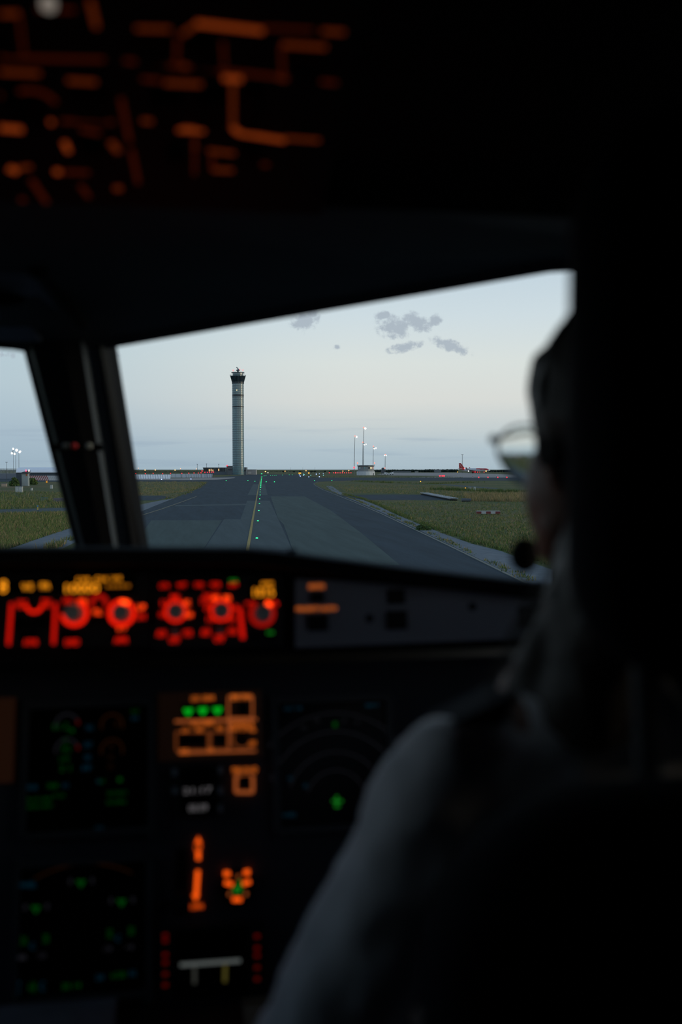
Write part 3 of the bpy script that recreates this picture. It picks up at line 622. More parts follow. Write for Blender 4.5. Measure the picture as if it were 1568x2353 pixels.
# ------------------------------------------------------------------ airliner
def airliner():
    D = 1180.0; k = mpx(D); zg = 0.0; base = gbase(1090, D); t = thing('airliner', 'red and white airliner parked on the apron at the right', 'airliner', base)
    # built about its own nose-to-tail axis; it points right and a little towards us
    ang = math.radians(14); X = (Rt * math.cos(ang) - Fh * math.sin(ang)).normalized(); Y = V((0, 0, 1)).cross(X); Z = V((0, 0, 1))
    Ln = 37.5; s = 1.0; cz = 3.9
    white = mat('aircraft_white', (.62, .63, .64), .35); red = mat('aircraft_red', (.55, .035, .03), .4); grey = mat('aircraft_grey', (.22, .23, .25), .4)
    O = base - X * (Ln / 2 * .98)
    def q(x, y, z): return O + X * x + Y * y + Z * z
    rows = []; prof = [(0, .25, 1.1), (2, .6, .8), (5, 1.2, .4), (9, 1.8, .08), (12, 1.98, 0), (30, 1.98, 0), (33, 1.85, -.05), (35.3, 1.35, -.25), (36.8, .7, -.5), (37.5, .12, -.62)]
    fine = []
    for (x0, r0, z0), (x1, r1, z1) in zip(prof, prof[1:]):
        for j in range(4): f = j / 4; fine.append((x0 + (x1 - x0) * f, r0 + (r1 - r0) * f, z0 + (z1 - z0) * f))
    fine.append(prof[-1]); n = 28; mb = MB()
    for x, r, z in fine: rows.append([q(x, r * math.cos(2 * math.pi * i / n), cz + z + r * math.sin(2 * math.pi * i / n)) for i in range(n)])
    mb.loft(rows, True); mb.f += [list(range(n)), list(range(len(mb.v) - n, len(mb.v)))]; mb.m += [0, 0]
    nn = n
    for fi, f in enumerate(mb.f[:-2]):
        j = fi // nn; i = fi % nn; x = fine[j][0]; th = (i + .5) / n * 360
        up = math.sin(math.radians(th)); mb.m[fi] = 1 if ((17.5 < x < 35.0 and up > max(-.05, .8 - (x - 17.5) * .13)) or (x < 6.2 and up > -.5 + x * .02)) else 0
    mk('fuselage', mb, [white, red], t, smooth=True)
    fin = mk('tail_fin', MB().prism([q(.6, -.14, cz + 1.6), q(7.6, -.14, cz + 1.7), q(2.6, -.1, cz + 8.2), q(.2, -.1, cz + 8.2)], Y * .28), red, t)
    for sd in (-1, 1):
        mk('tailplane', MB().prism([q(1.2, sd * .4, cz + .9), q(4.6, sd * .8, cz + .8), q(1.2, sd * 6.2, cz + 1.4), q(-.4, sd * 6.2, cz + 1.4)], Z * .18), grey, t)
        wg = mk('wing', MB().prism([q(13.6, sd * 1.7, cz - 1.2), q(20.2, sd * 1.7, cz - 1.1), q(12.8, sd * 16.6, cz + .5), q(11.0, sd * 16.6, cz + .5)], Z * .35), grey, t)
        mk('winglet', MB().prism([q(11.0, sd * 16.5, cz + .6), q(12.8, sd * 16.5, cz + .6), q(11.2, sd * 17.2, cz + 3.2), q(10.3, sd * 17.2, cz + 3.2)], Y * (.15 * sd)), red if sd > 0 else mat('winglet_dark', (.25, .04, .04), .4), wg)
        e = mk('engine', MB().tube(q(16.6, sd * 5.75, cz - 2.15), q(21.2, sd * 5.75, cz - 2.05), .75, 1.12, 20), red, t)
        mk('intake', MB().tube(q(21.0, sd * 5.75, cz - 2.05), q(21.25, sd * 5.75, cz - 2.05), 1.0, 1.0, 20), glassdark, e)
        g = mk('main_gear', MB().tube(q(16.6, sd * 3.8, .5), q(16.6, sd * 3.8, cz - 1), .15, n=8), steel_d, t)
        mk('wheel', MB().tube(q(16.6, sd * 3.4, .58), q(16.6, sd * 4.2, .58), .58, n=16), deck_black, g)
    g = mk('nose_gear', MB().tube(q(31.5, 0, .4), q(31.5, 0, cz - 1.6), .12, n=8), steel_d, t); mk('wheel', MB().tube(q(31.5, -.3, .4), q(31.5, .3, .4), .4, n=16), deck_black, g)
    wt = mat('aircraft_lettering', (.75, .73, .72), .5)
    mb = MB(); add_text(mb, 'easyJet', q(28.2, -1.78, cz + 1.1), X, (Z * .85 + Y * .5).normalized(), 5.6, 1.15, .05); mk('lettering', mb, wt, t)
    mb = MB(); dx = (X * .6 - Z * 1.0).normalized(); add_text(mb, 'easyJet', q(2.35, -.2, cz + 5.4), dx, V(dx).cross(-Y).normalized() * -1 if False else (-Y).cross(dx).normalized(), 5.2, 1.2, .05); mk('lettering', mb, wt, fin)
    mb = MB()
    for i in range(22): x = 9 + i * 1.05; mb.obox(q(x, -1.93, cz + .42), X * .12, Y * .06, Z * .17)
    mk('cabin_windows', mb, glassdark, t)
    mb = MB(); mb.obox(q(35.5, -.85, cz + .4), X * .45, Y * .15, Z * .2); mk('flight_deck_windows', mb, glassdark, t)
    mk('beacon', MB().ball(q(7.0, -.6, cz + 1.6), .45), emit('beacon_red', (1, .1, .1), 6), t)
airliner()
# ------------------------------------------------------------------ lights on the field: each one an object
def glow_lamp(name, me_kind, m): pass
LAMPS = {}
def lamp(kind, px, py, label, cat='light', group=None, D=None, pole=None, r=None):
    """kind: green inset dome, blue post, red post, orange lamp head, white lamp"""
    P = {'green': ('taxiway_light', 'dome', (.02, .75, .22), 3), 'cyan': ('taxiway_light', 'post', (.15, .7, .7), 3), 'blue': ('edge_light', 'post', (.3, .42, 1), 4), 'red': ('warning_light', 'post', (1, .012, .025), 4.5),
         'orange': ('flood_lamp', 'post', (1, .36, .10), 3.5), 'amber': ('amber_light', 'post', (1, .45, .04), 2.5), 'white': ('white_light', 'post', (1, .9, .75), 6)}[kind]
    if D is None:
        g = ground(px, py); D = (g - EYE).dot(Fh); base = g; h = 0
    else:
        base = gbase(px, D); h = max(0.0, at(px, py, D).z)
    r = r or .16
    if kind != 'green' and r > .3: r *= .72
    key = (kind, round(r, 2), round(h, 1))
    if key not in LAMPS:
        root = thing(P[0], 'x', cat, (0, 0, 0)) if P[1] == 'post' else None
        em = emit(kind + '_lamp', P[2], P[3])
        if root is None:
            root = mk(P[0], MB().ball((0, 0, .04), r, 12, 8, (1, 1, .75)), em, origin=(0, 0, 0), smooth=True); o = root
        else:
            mk('stem', MB().tube((0, 0, 0), (0, 0, max(.25, h)), .05 if h < 1 else .1, n=6), steel_d, root); mk('lens', MB().ball((0, 0, max(.25, h) + r * .7), r, 12, 8), em, root, smooth=True)
        LAMPS[key] = root; o = root
    else: o = copy_tree(LAMPS[key])
    o.location = base; o['label'] = label; o['category'] = cat
    if group: o['group'] = group
    elif 'group' in o.keys(): del o['group']
    return o
ordn = ['nearest', 'second nearest', 'third nearest', 'fourth nearest', 'fifth nearest', 'sixth nearest', 'seventh nearest', 'eighth nearest']
cl = [(590.5, 1238), (593, 1198), (595, 1174), (596.5, 1158), (597, 1147), (598, 1138), (598.2, 1131), (598.6, 1125.5)]
for n_, (x, y) in zip(ordn, cl): lamp('green', x, y, f'{n_} green light in the row beside the yellow centre line', 'taxiway light', 'green centre line lights', r=.085)
for x, y in [(599, 1120.5), (599.3, 1117), (599.6, 1114), (599.8, 1111.3), (600, 1109), (600.3, 1106.8), (600.6, 1104.8), (600.9, 1102.9), (601.2, 1101), (601.5, 1099.2), (601.8, 1097.6), (602, 1096.2), (602.2, 1094.9)]:
    lamp('green', x, y, 'green light in the dense far end of the centre line row', 'taxiway light', 'far green centre line lights', r=.17)
for x, y in [(607.3, 1094), (611.5, 1093.5), (622, 1092.8), (627, 1092.6), (631.5, 1092.4), (635, 1092.2), (649.5, 1091.6), (665, 1091.2), (672, 1091.2)]:
    lamp('green', x, y, 'green light on the far curve bending right from the centre line', 'taxiway light', 'green lights on the far curve', r=.24)
for x, y, w_ in [(520, 1104.5, 'far left'), (570, 1104.3, 'just left of the yellow line'), (586, 1106.5, 'close left of the yellow line'), (612, 1107.5, 'close right of the centre line row'), (631, 1107.6, 'double, right of the centre line row'), (723, 1104.6, 'before the blue lights'), (763, 1104.2, 'farthest right')]:
    lamp('green', x, y, f'green light across the crossing taxiway, {w_}', 'taxiway light', 'green lights across the crossing taxiway', r=.19)
for x, y in [(688, 1092.3), (690.5, 1095.6), (697.5, 1093.3), (710, 1097.6), (734.2, 1097.2), (727, 1091.6), (734.2, 1089.6), (727, 1089.5), (743.3, 1089.6)]:
    lamp('blue', x, y, 'blue light in the cluster beyond the crossing taxiway', 'edge light', 'blue edge lights beyond the crossing', r=.26)
for x, y in [(698, 1090.6), (699.5, 1092), (743.5, 1093.2), (714.5, 1093.2)]: lamp('cyan', x, y, 'pale cyan light among the blue edge lights', 'edge light', 'cyan edge lights', r=.24)
lamp('blue', 371.5, 1103.6, 'blue light on the left grass edge nearer the centre post', 'edge light', r=.2)
lamp('blue', 439, 1102.6, 'blue light at the tip of the left grass, right of two', 'edge light', r=.2)
for x, r_ in [(757, .45), (767, .4), (777, .42), (782, .42), (787, .45), (792, .42), (797, .42), (802, .45), (807, .42)]: lamp('red', x, 1087, 'red light in the row left of the tall masts', 'warning light', 'red lights left of the masts', D=900, r=r_)
lamp('red', 771.6, 1087.4, 'brightest red light in the row left of the tall masts', 'warning light', D=880, r=.75)
for x, y, d_ in [(655.3, 1083.4, 'left of three past the tower'), (703.5, 1082.4, 'middle of three past the tower'), (788.3, 1083.3, 'left one of the pair by the red row'), (802, 1082.2, 'right one of the pair by the red row')]:
    lamp('orange', x, y, f'orange lamp on the horizon, {d_}', 'lamp', D=1300, r=.85)
lamp('green', 601.5, 1087.0, 'green signal lamp on the horizon above the centre line', 'signal light', D=1000, r=.75)
lamp('orange', 610.3, 1084.5, 'orange signal lamp beside the green one on the horizon', 'signal light', D=1000, r=.85)
lamp('white', 616, 1086.8, 'small white lamp right of the orange signal lamp', 'lamp', D=1000, r=.4)
for x, y, w_ in [(1011.5, 1095.6, 'left'), (1016.8, 1094.6, 'middle'), (1021, 1094.3, 'right')]: lamp('red', x, y, f'bright red stop light, {w_} of three clustered on the grass strip', 'stop light', 'stop lights on the grass strip', D=640, r=.62)
for x, w_ in [(1100.8, 'leftmost'), (1122, 'second'), (1144.6, 'third'), (1165.5, 'rightmost')]: lamp('red', x, 1098, f'{w_} red light in the spaced row on the apron edge', 'stop light', 'red lights on the apron edge', D=540, r=.38)
for x, r_ in [(1092.5, .6), (1098, .5), (1103, .4), (1113, .5)]: lamp('red', x, 1085.3, 'small red light under the airliner', 'warning light', 'red lights under the airliner', D=1150, r=r_)
lamp('orange', 1117.5, 1083.5, 'large orange lamp by the nose of the airliner', 'lamp', D=1140, r=1.0)
lamp('white', 1077.3, 1083.2, 'bright white lamp under the rear of the airliner', 'lamp', D=1140, r=.8)
lamp('amber', 1052, 1085.2, 'amber lamp left of the airliner tail', 'lamp', D=1130, r=.6)
for x, y in [(312, 1089), (334, 1089), (352, 1088.6), (374, 1089), (392, 1088.5), (418, 1088.4), (434, 1088), (446, 1087.6), (456, 1087.4), (462, 1087), (471, 1086), (477, 1086), (482, 1086), (487, 1085.6), (491, 1085.5)]: lamp('red', x, y, 'red light along the top of the blast fences', 'warning light', 'red lights above the blast fences', D=560, r=.32)
lamp('red', 464.5, 1083.2, 'larger red light just above the fence row near the terminal', 'warning light', D=700, r=.55)
lamp('red', 522.3, 1070.8, 'red lamp on the roof corner of the block left of the tower', 'warning light', D=871, r=.75)
lamp('red', 298, 1094, 'red light at the left end of the white blast fence', 'warning light', D=500, r=.35)
for x, y, w_ in [(318, 1076.3, 'highest, near the centre post'), (333.5, 1081, 'first above the white fence'), (357, 1080.8, 'second above the white fence'), (402.5, 1081, 'third above the white fence'), (414.8, 1077.5, 'high, left of the terminal'), (451.5, 1078, 'beside the unlit pole')]:
    lamp('orange', x, y, f'orange lamp in the left horizon row, {w_}', 'lamp', D=1000, r=.7 if y > 1079 else .42)
for x, y in [(26, 1112), (28.5, 1113.5)]: lamp('orange', x, y, 'small reddish lamp in the bush at the far left', 'lamp', 'reddish lamps at the far left', D=290, r=.16)
lamp('amber', 967, 1108.5, 'small amber marker light in the right field', 'marker light', r=.16)
lamp('amber', 1070, 1124.6, 'small pale amber marker light beside the far road', 'marker light', r=.12)
def sign(label, px0, px1, pyt, pyb, m, D=None):
    if D is None: D = EYE.z * FPX / (pyb - HOR)
    k = mpx(D); c = gbase((px0 + px1) / 2, D); zt = EYE.z + (HOR - pyt) * k; zb = max(.2, EYE.z + (HOR - pyb) * k); t = thing('guidance_sign', label, 'sign', c)
    mk('face', MB().obox(c + V((0, 0, (zt + zb) / 2)), Rt * ((px1 - px0) * k / 2), Fh * .12, V((0, 0, (zt - zb) / 2))), m, t)
    mk('casing', MB().obox(c + Fh * .2 + V((0, 0, (zt + zb) / 2)), Rt * ((px1 - px0) * k / 2 + .08), Fh * .1, V((0, 0, (zt - zb) / 2 + .08))), bdark, t)
    for s in (-.35, .35): mk('leg', MB().tube(c + Rt * (s * (px1 - px0) * k) + Fh * .1, c + Rt * (s * (px1 - px0) * k) + Fh * .1 + V((0, 0, zb + .1)), .06, n=6), steel_d, t)
sign('yellow sign board in front of the grey slatted fence', 449, 463.5, 1090.3, 1096.5, emit('sign_yellow', (.8, .33, .03), .55, (.4, .2, .02)))
sign('small lit amber sign, left one beyond the crossing', 686.3, 692.2, 1086, 1088.6, emit('sign_amber', (1, .5, .06), 1.4), 900)
sign('small lit amber sign, right one beyond the crossing', 708.6, 711.4, 1085.5, 1088.6, emit('sign_amber', (1, .5, .06), 1.4), 900)
sign('small amber sign on the grass in the left window', 105.2, 108.6, 1104.8, 1109.4, emit('sign_yellow', (.8, .33, .03), .55), 340)
# ------------------------------------------------------------------ things in the right field
def marker_board():
    c = ground(1123, 1183); D = (c - EYE).dot(Fh); k = mpx(D); t = thing('marker_board', 'low red and white marker board lying in the right field', 'marker board', c)
    rd = mat('board_red', (.16, .025, .025), .6); wh = mat('board_white', (.42, .42, .42), .6); n = 5; w = 54 * k / n
    for i in range(n):
        x = -27 * k + (i + .5) * w; mk('panel', MB().obox(c + Rt * x + Fh * .35 + V((0, 0, 5.2 * k)), Rt * (w / 2), Fh * .35, V((0, 0, 2.6 * k))), rd if i % 2 == 0 else wh, t)
    mk('top_edge', MB().obox(c + Fh * .35 + V((0, 0, 8.2 * k)), Rt * (27.3 * k), Fh * .37, V((0, 0, .5 * k))), wh, t)
    for s in (-20, 20): mk('foot', MB().obox(c + Rt * (s * k) + Fh * .35 + V((0, 0, 1.4 * k)), Rt * (2.4 * k), Fh * .2, V((0, 0, 1.4 * k))), mat('foot_tan', (.28, .24, .16), .7), t)
marker_board()
def grating():
    a = ground(968, 1136.5); b = ground(1036, 1150.5); d = (b - a); L = d.length; d.normalize(); n = V((d.y, -d.x, 0)); t = thing('drain_grating', 'pale slatted drain grating at the end of the drainage road', 'grating', (a + b) / 2)
    pm = mat('grating_pale', (.30, .32, .34), .5)
    for s in (-.1, 1.1): mk('rail', MB().obox((a + b) / 2 - n * s + V((0, 0, .35)), d * (L / 2), n * .10, V((0, 0, .06))), pm, t)
    for i in range(14): p = a + d * (L * (i + .5) / 14); mk('slat', MB().obox(p - n * .5 + V((0, 0, .36)), d * (L / 14 * .2), n * .6, V((0, 0, .05))), pm, t)
    mk('kerb', MB().obox((a + b) / 2 - n * .5 + V((0, 0, .08)), d * (L / 2), n * .55, V((0, 0, .08))), deck_black, t)
    c = ground(1075, 1153); tp = thing('drain_pipe', 'short dark pipe end right of the drain grating', 'pipe', c)
    mk('pipe_body', MB().tube(c - Rt * .9 + V((0, 0, .25)), c + Rt * .45 + V((0, 0, .22)), .26, n=18), mat('pipe_dark', (.07, .08, .09), .6), tp); mk('pipe_rim', MB().tube(c + Rt * .4 + V((0, 0, .22)), c + Rt * .48 + V((0, 0, .22)), .32, .32, 18), mat('pipe_rim', (.12, .13, .14), .6), tp)
    for i, (px, py) in enumerate(((1072, 1124.5),)):
        c = ground(1080, 1124); D = (c - EYE).dot(Fh); k = mpx(D); tf = thing('field_fence', 'tiny pale fence beside the far road', 'fence', c)
        for j in range(4): p = c + Rt * ((-3 + j * 2) * k); mk('post', MB().tube(p, p + V((0, 0, 5 * k)), .05, n=6), pm, tf)
        mk('rail', MB().tube(c - Rt * (3.5 * k) + V((0, 0, 4.6 * k)), c + Rt * (3.5 * k) + V((0, 0, 4.6 * k)), .05, n=6), pm, tf)
grating()
field([(1065, 1138), (1240, 1136), (1240, 1154), (1080, 1152)], 1500, .75, .4, 5, (0, 2, 6, 1), 'grass', 'tall straw coloured grass behind the drain pipe')
# ------------------------------------------------------------------ tree belts on the horizon
tree_m = [mat('tree_dark', (.018, .028, .024), .9, spec=.1), mat('tree_mid', (.028, .04, .032), .9, spec=.1)]
def belt(px0, px1, D, pyt, var, label, n):
    mb = MB(); k = mpx(D)
    for i in range(n):
        px = px0 + (px1 - px0) * (i + random.random()) / n; h = EYE.z + (HOR - pyt + random.uniform(-var, var)) * k; p = gbase(px, D + random.uniform(-20, 20)); w = random.uniform(1.2, 2.6) * k
        mb.mi = random.choice((0, 0, 1)); mb.ball(p + V((0, 0, h * .55)), 1, 8, 6, (w, w, h * .5)); mb.tube(p, p + V((0, 0, h * .4)), .3, n=5)
    tag(mk('tree_belt', mb, tree_m, fixn=False), label, 'trees', kind='stuff')
belt(862, 1000, 1500, 1079.5, 1.2, 'dark tree belt on the horizon right of the round hut', 90)
belt(976, 1052, 1550, 1078.8, .8, 'dark clipped tree row on the horizon left of the airliner', 60)
belt(1120, 1320, 1550, 1080.2, .9, 'thin tree row on the horizon right of the airliner', 90)
belt(620, 822, 1900, 1083.2, .8, 'faint low tree line on the horizon past the tower', 120)
belt(300, 470, 1500, 1084, .5, 'low dark line of scrub behind the blast fences', 90)
for px, w, py, w_ in [(651.5, 5, 1081, 'leftmost'), (676, 5.5, 1081.5, 'second'), (690, 6, 1082, 'third'), (716, 6, 1082, 'fourth'), (723.5, 6, 1081.2, 'fifth'), (746.5, 5.5, 1081.2, 'sixth'), (758.5, 4, 1082, 'rightmost')]:
    D = 1350; k = mpx(D); p = gbase(px, D); tr = thing('tree', f'round dark tree on the horizon, {w_} of the scattered trees past the tower', 'tree', p, 'scattered horizon trees'); h = EYE.z + (HOR - py) * k
    mb = MB()
    for _ in range(7): mb.ball(p + V((random.uniform(-.4, .4) * w * k, random.uniform(-2, 2), h * random.uniform(.5, .72))), w * k * random.uniform(.25, .36), 8, 6, (1, 1, .7))
    mk('crown', mb, tree_m[0], tr); mk('trunk', MB().tube(p, p + V((0, 0, h * .5)), .35, n=6), mat('trunk', (.03, .025, .02), .9), tr)
for px0, px1, y0, y1, lb in [(905, 945, 1084, 1087, 'long low pale shed far beyond the apron, left of the grey sheds'), (1000, 1014, 1079.5, 1086, 'dark shed beyond the apron, left of the airliner'), (955, 962, 1083.5, 1086.5, 'small white box vehicle far across the apron')]:
    t, c, k, h = bldg('far_shed', lb, px0, px1, y0, y1, 1450, 12, bgrey if 'white' not in lb else bpale, 'shed'); mk('roof', MB().obox(c + Fh * 6 + V((0, 0, h)), Rt * ((px1 - px0) * k / 2 + .3), Fh * 6.3, V((0, 0, .3))), bdark, t)
# ================================================================== FLIGHT DECK
def W(x, y, z): return V((x, y, EYE.z + z))
XC = -.21
class Panel:
    def __init__(s, O, N):
        s.O = V(O); s.N = V(N).normalized(); s.U = (V((1, 0, 0)) - s.N * s.N.x).normalized(); s.V = s.N.cross(s.U)
    def P(s, px, py, h=0.0): return hit(px, py, s.O, s.N) + s.N * h
    def k(s, px, py): return (hit(px, py, s.O, s.N) - EYE).dot(Fw) / FPX
    def box(s, mb, x0, y0, x1, y1, h0=0.0, h1=.003):
        c = s.P((x0 + x1) / 2, (y0 + y1) / 2); k = s.k((x0 + x1) / 2, (y0 + y1) / 2)
        w = abs((s.P(x1, (y0 + y1) / 2) - s.P(x0, (y0 + y1) / 2)).dot(s.U)) / 2; h = abs((s.P((x0 + x1) / 2, y0) - s.P((x0 + x1) / 2, y1)).dot(s.V)) / 2
        return mb.obox(c + s.N * (h0 + h1) / 2, s.U * w, s.V * h, s.N * (h1 - h0) / 2)
    def bar(s, mb, x0, y0, x1, y1, w, h=.0015):
        a = s.P(x0, y0); b = s.P(x1, y1); d = b - a; L = d.length; d.normalize(); n = s.N.cross(d); k = s.k(x0, y0)
        return mb.obox((a + b) / 2 + s.N * h / 2, d * (L / 2), n * (w * k / 2), s.N * h / 2)
    def text(s, mb, t, x, y, w, h, lift=.0008):
        k = s.k(x, y); add_text(mb, t, s.P(x, y), s.U, s.V, w * k, h * k, lift); return mb
    def ring(s, mb, x, y, r0, r1, a0=0, a1=360, h=.0015, n=32):
        c = s.P(x, y); k = s.k(x, y); P = []
        for i in range(n + 1):
            a = math.radians(a0 + (a1 - a0) * i / n); d = s.U * math.cos(a) + s.V * math.sin(a)
            P.append((c + d * r0 * k, c + d * r1 * k))
        for (a, b), (c2, e) in zip(P, P[1:]): mb.prism([a, b, e, c2], s.N * h)
        return mb
    def disc(s, mb, x, y, r, h0, h1, n=28, r1=None):
        c = s.P(x, y); k = s.k(x, y); return mb.tube(c + s.N * h0, c + s.N * h1, r * k, (r if r1 is None else r1) * k, n)
def part(root, name, m, fn, *a, **kw):
    mb = MB(); fn(mb, *a, **kw); return mk(name, mb, m, root)
# ------------------------------------------------------------------ glareshield
LIPY = 1.36
lip = [hit(px, py, V((0, LIPY, 0)), V((0, 1, 0))) for px, py in ((-1300, 1372), (-850, 1322), (-520, 1285), (-300, 1268), (0, 1263), (300, 1263), (570, 1264), (640, 1270), (720, 1281), (800, 1291), (1000, 1316), (1240, 1343), (1420, 1362), (1640, 1385))]
def gl_section(p):
    x = p.x; zl = p.z; zb = EYE.z - .262; s = (zl - EYE.z)
    far = EYE.z + s * 2.28 / LIPY - .012
    return [V((x, LIPY, zl)), V((x, LIPY + .02, zl + .003)), V((x, 2.28, far)), V((x, 2.28, EYE.z - .42)), V((x, 1.6, zb - .02)), V((x, 1.40, zb)), V((x, 1.425, zl - .03)), V((x, LIPY + .003, zl - .02))]
mb = MB(); rows = [gl_section(p) for p in lip]; mb.loft(rows, True); n8 = 8; mb.f += [list(range(n8)), list(range(len(mb.v) - n8, len(mb.v)))]; mb.m += [0, 0]
gs = mk('glareshield', mb, mat('glareshield_black', (.007, .007, .009), .8, spec=.2))
tag(gs, 'long black glareshield shelf under the windscreen', 'glareshield')
FP = Panel((0, 1.398, EYE.z - .19), (0, -.985, .17))
visor = MB(); FP.box(visor, 657, 1266, 675, 1312, .02, .034); tag(mk('visor_gap_block', visor, mat('gap_grey', (.10, .12, .15), .4)), 'small upright grey block added for the pale gap in the edge of the glareshield', 'block')  # grey block added where a pale gap shows in the visor
# flight control unit ------------------------------------------------
def knob(root, pn, x, y, r, h, name='selector_knob', m=None):
    mb = MB(); pn.disc(mb, x, y, r * 1.05, .004, h * .55); pn.disc(mb, x, y, r, h * .55, h, r1=r * .88); o = mk(name, mb, m or knob_m, root)
    p = MB(); pn.box(p, x - 1.2, y - r * .8, x + 1.2, y - r * .2, h, h + .0008); mk('pointer', p, mat('pointer_white', (.3, .3, .3), .5), o); return o
fc = thing('flight_control_unit', 'red lit control unit with amber digits at the left end of the glareshield', 'control panel', FP.P(75, 1490))
part(fc, 'face_plate', panel_dark, FP.box, -205, 1322, 348, 1490, .0, .004)
win = mat('digit_window', (.004, .007, .004), .2)
part(fc, 'digit_window', win, FP.box, -60, 1332, 132, 1366, .004, .0048); part(fc, 'digit_window', win, FP.box, 142, 1322, 312, 1366, .004, .0048)
T = lambda r, m, pn, t, x, y, w, h, lift=.005, name='legend': mk(name, pn.text(MB(), t, x, y, w, h, lift), m, r)
for t_, x, y, w, h, m in (('8', 9, 1348, 16, 28, AMBER), ('V/S', 64, 1349, 24, 14, AMBER), ('FPA', 105, 1347, 20, 14, AMBER), ('10000', 190, 1352, 74, 20, AMBER), ('LVL CH', 212, 1332, 66, 10, AMBER), ('V/S', 268, 1330, 22, 9, AMBER), ('-----', 272, 1347, 52, 6, AMBERDIM)): T(fc, m, FP, t_, x, y, w, h, name='digits')
for x0, y0, x1, y1 in ((28, 1386, 21, 1482), (129, 1386, 124, 1480)): part(fc, 'light_bar', REDBAR, FP.bar, x0, y0, x1, y1, 7, .006)
for t_, x, y, w, h, m in (('HDG', 51, 1389, 22, 18, RED), ('TRK', 108, 1387, 22, 18, RED), ('AP1', 52, 1431, 16, 11, REDDIM), ('AP2', 98, 1430, 16, 11, REDDIM), ('A/THR', 72, 1476, 30, 13, RED), ('EXPED', 167, 1476, 30, 13, RED), ('APPR', 279, 1471, 30, 13, RED), ('UP', 325, 1396, 18, 12, REDHOT), ('DN', 325, 1417, 18, 13, RED), ('100', 157, 1381, 20, 14, RED), ('1000', 189, 1384, 20, 16, REDHOT), ('PULL', 225, 1407, 18, 12, REDHOT), ('ALT', 280, 1446, 22, 8, REDHOT)): T(fc, m, FP, t_, x, y, w, h)
part(fc, 'dial_ring', RED, FP.ring, 80, 1390, 14, 20, 180, 360, .006); knob(fc, FP, 80, 1388, 9, .010, 'push_knob', button_m)
part(fc, 'dial_ring', RED, FP.ring, 172, 1409, 22, 31, -175, 75, .006); knob(fc, FP, 170, 1408, 20, .024)
part(fc, 'dial_ring', REDDIM, FP.ring, 228, 1386, 11, 21, -30, 210, .006); knob(fc, FP, 229, 1383, 8, .010, 'push_knob', button_m)
part(fc, 'dial_ring', RED, FP.ring, 280, 1409, 22, 31, 0, 360, .006); part(fc, 'dial_mark', REDHOT, FP.ring, 281, 1409, 20, 31, 55, 100, .0065); knob(fc, FP, 279, 1408, 19, .024)
part(fc, 'push_button', button_m, FP.box, 36, 1420, 66, 1445, .004, .008); part(fc, 'push_button', button_m, FP.box, 82, 1419, 112, 1444, .004, .008)
for x, y in ((72, 1462), (167, 1462), (280, 1458)): part(fc, 'push_button', button_m, FP.box, x - 16, y - 10, x + 16, y + 6, .004, .008)
# display control panel with two rotary selectors
ef = thing('display_control_panel', 'red lit display control panel with three knobs beside the control unit', 'control panel', FP.P(500, 1490))
part(ef, 'face_plate', panel_dark, FP.box, 350, 1324, 650, 1488, .0, .0035)
for t_, x, y in (('CSTR', 378, 1347), ('WPT', 418, 1346), ('VORD', 457, 1345), ('NDB', 495, 1344)):
    part(ef, 'push_button', button_m, FP.box, x - 15, y - 13, x + 15, y + 13, .0035, .007); T(ef, RED, FP, t_, x, y, 21, 10, .0075)
part(ef, 'push_button', button_m, FP.box, 521, 1327, 551, 1353, .0035, .007); T(ef, RED, FP, 'ARPT', 536, 1345, 21, 9, .0075); part(ef, 'green_bar', GREENB, FP.box, 527, 1332, 545, 1338, .007, .0076)
def dial(x, y, names, hot, r=31):
    part(ef, 'dial_ring', RED, FP.ring, x, y, 20, 25, 0, 360, .006)
    for i, nme in enumerate(names):
        a = math.radians(90 + (i - (len(names) - 1) / 2) * -52); T(ef, REDHOT if i in hot else RED, FP, nme, x + r * math.cos(a), y - r * math.sin(a), 16, 12, .006)
    knob(ef, FP, x, y, 18, .026)
dial(404, 1405, ('VOR', 'LS', 'NAV', 'ARC', 'PLAN'), (3, 4)); dial(508, 1403, ('10', '20', '40', '80', '160', '320'), (2, 3))
for t_, x, y, w, h, m in (('ENG', 402, 1372, 18, 10, RED), ('RANGE', 486, 1370, 34, 12, RED), ('ZOOM', 473, 1381, 24, 12, RED), ('ADF', 371, 1456, 21, 14, RED), ('VOR', 431, 1455, 21, 14, RED), ('OFF', 401, 1470, 23, 15, RED), ('ADF', 473, 1453, 21, 14, RED), ('VOR', 533, 1451, 21, 14, RED), ('OFF', 504, 1467, 23, 16, RED), ('FD', 584, 1462, 13, 11, RED), ('LS', 620, 1465, 15, 8, REDDIM)): T(ef, m, FP, t_, x, y, w, h)
for x, y in ((402, 1453), (504, 1450)):
    mb = MB(); FP.disc(mb, x, y, 6, .004, .008); c = FP.P(x, y); mb.tube(c + FP.N * .006, c + FP.N * .016 + FP.V * .004, .0016, .0022, 8); mk('toggle_switch', mb, knob_m, ef)
part(ef, 'light_bar', REDBAR, FP.bar, 551, 1397, 558, 1468, 9, .006)
part(ef, 'digit_window', win, FP.box, 574, 1333, 640, 1376, .0035, .0045)
T(ef, AMBER, FP, 'QNH', 613, 1342, 26, 9, name='digits'); T(ef, AMBER, FP, '1015', 606, 1361, 46, 20, name='digits')
part(ef, 'dial_ring', REDDIM, FP.ring, 602, 1410, 22, 30, 120, 400, .006); part(ef, 'dial_mark', REDHOT, FP.ring, 602, 1410, 19, 31, 35, 70, .006); knob(ef, FP, 602, 1410, 20, .026)
T(ef, RED, FP, 'inHg', 575, 1387, 22, 10); T(ef, RED, FP, 'hPa', 630, 1386, 18, 12); part(ef, 'green_bar', GREENB, FP.box, 613, 1451, 628, 1457, .004, .0062)
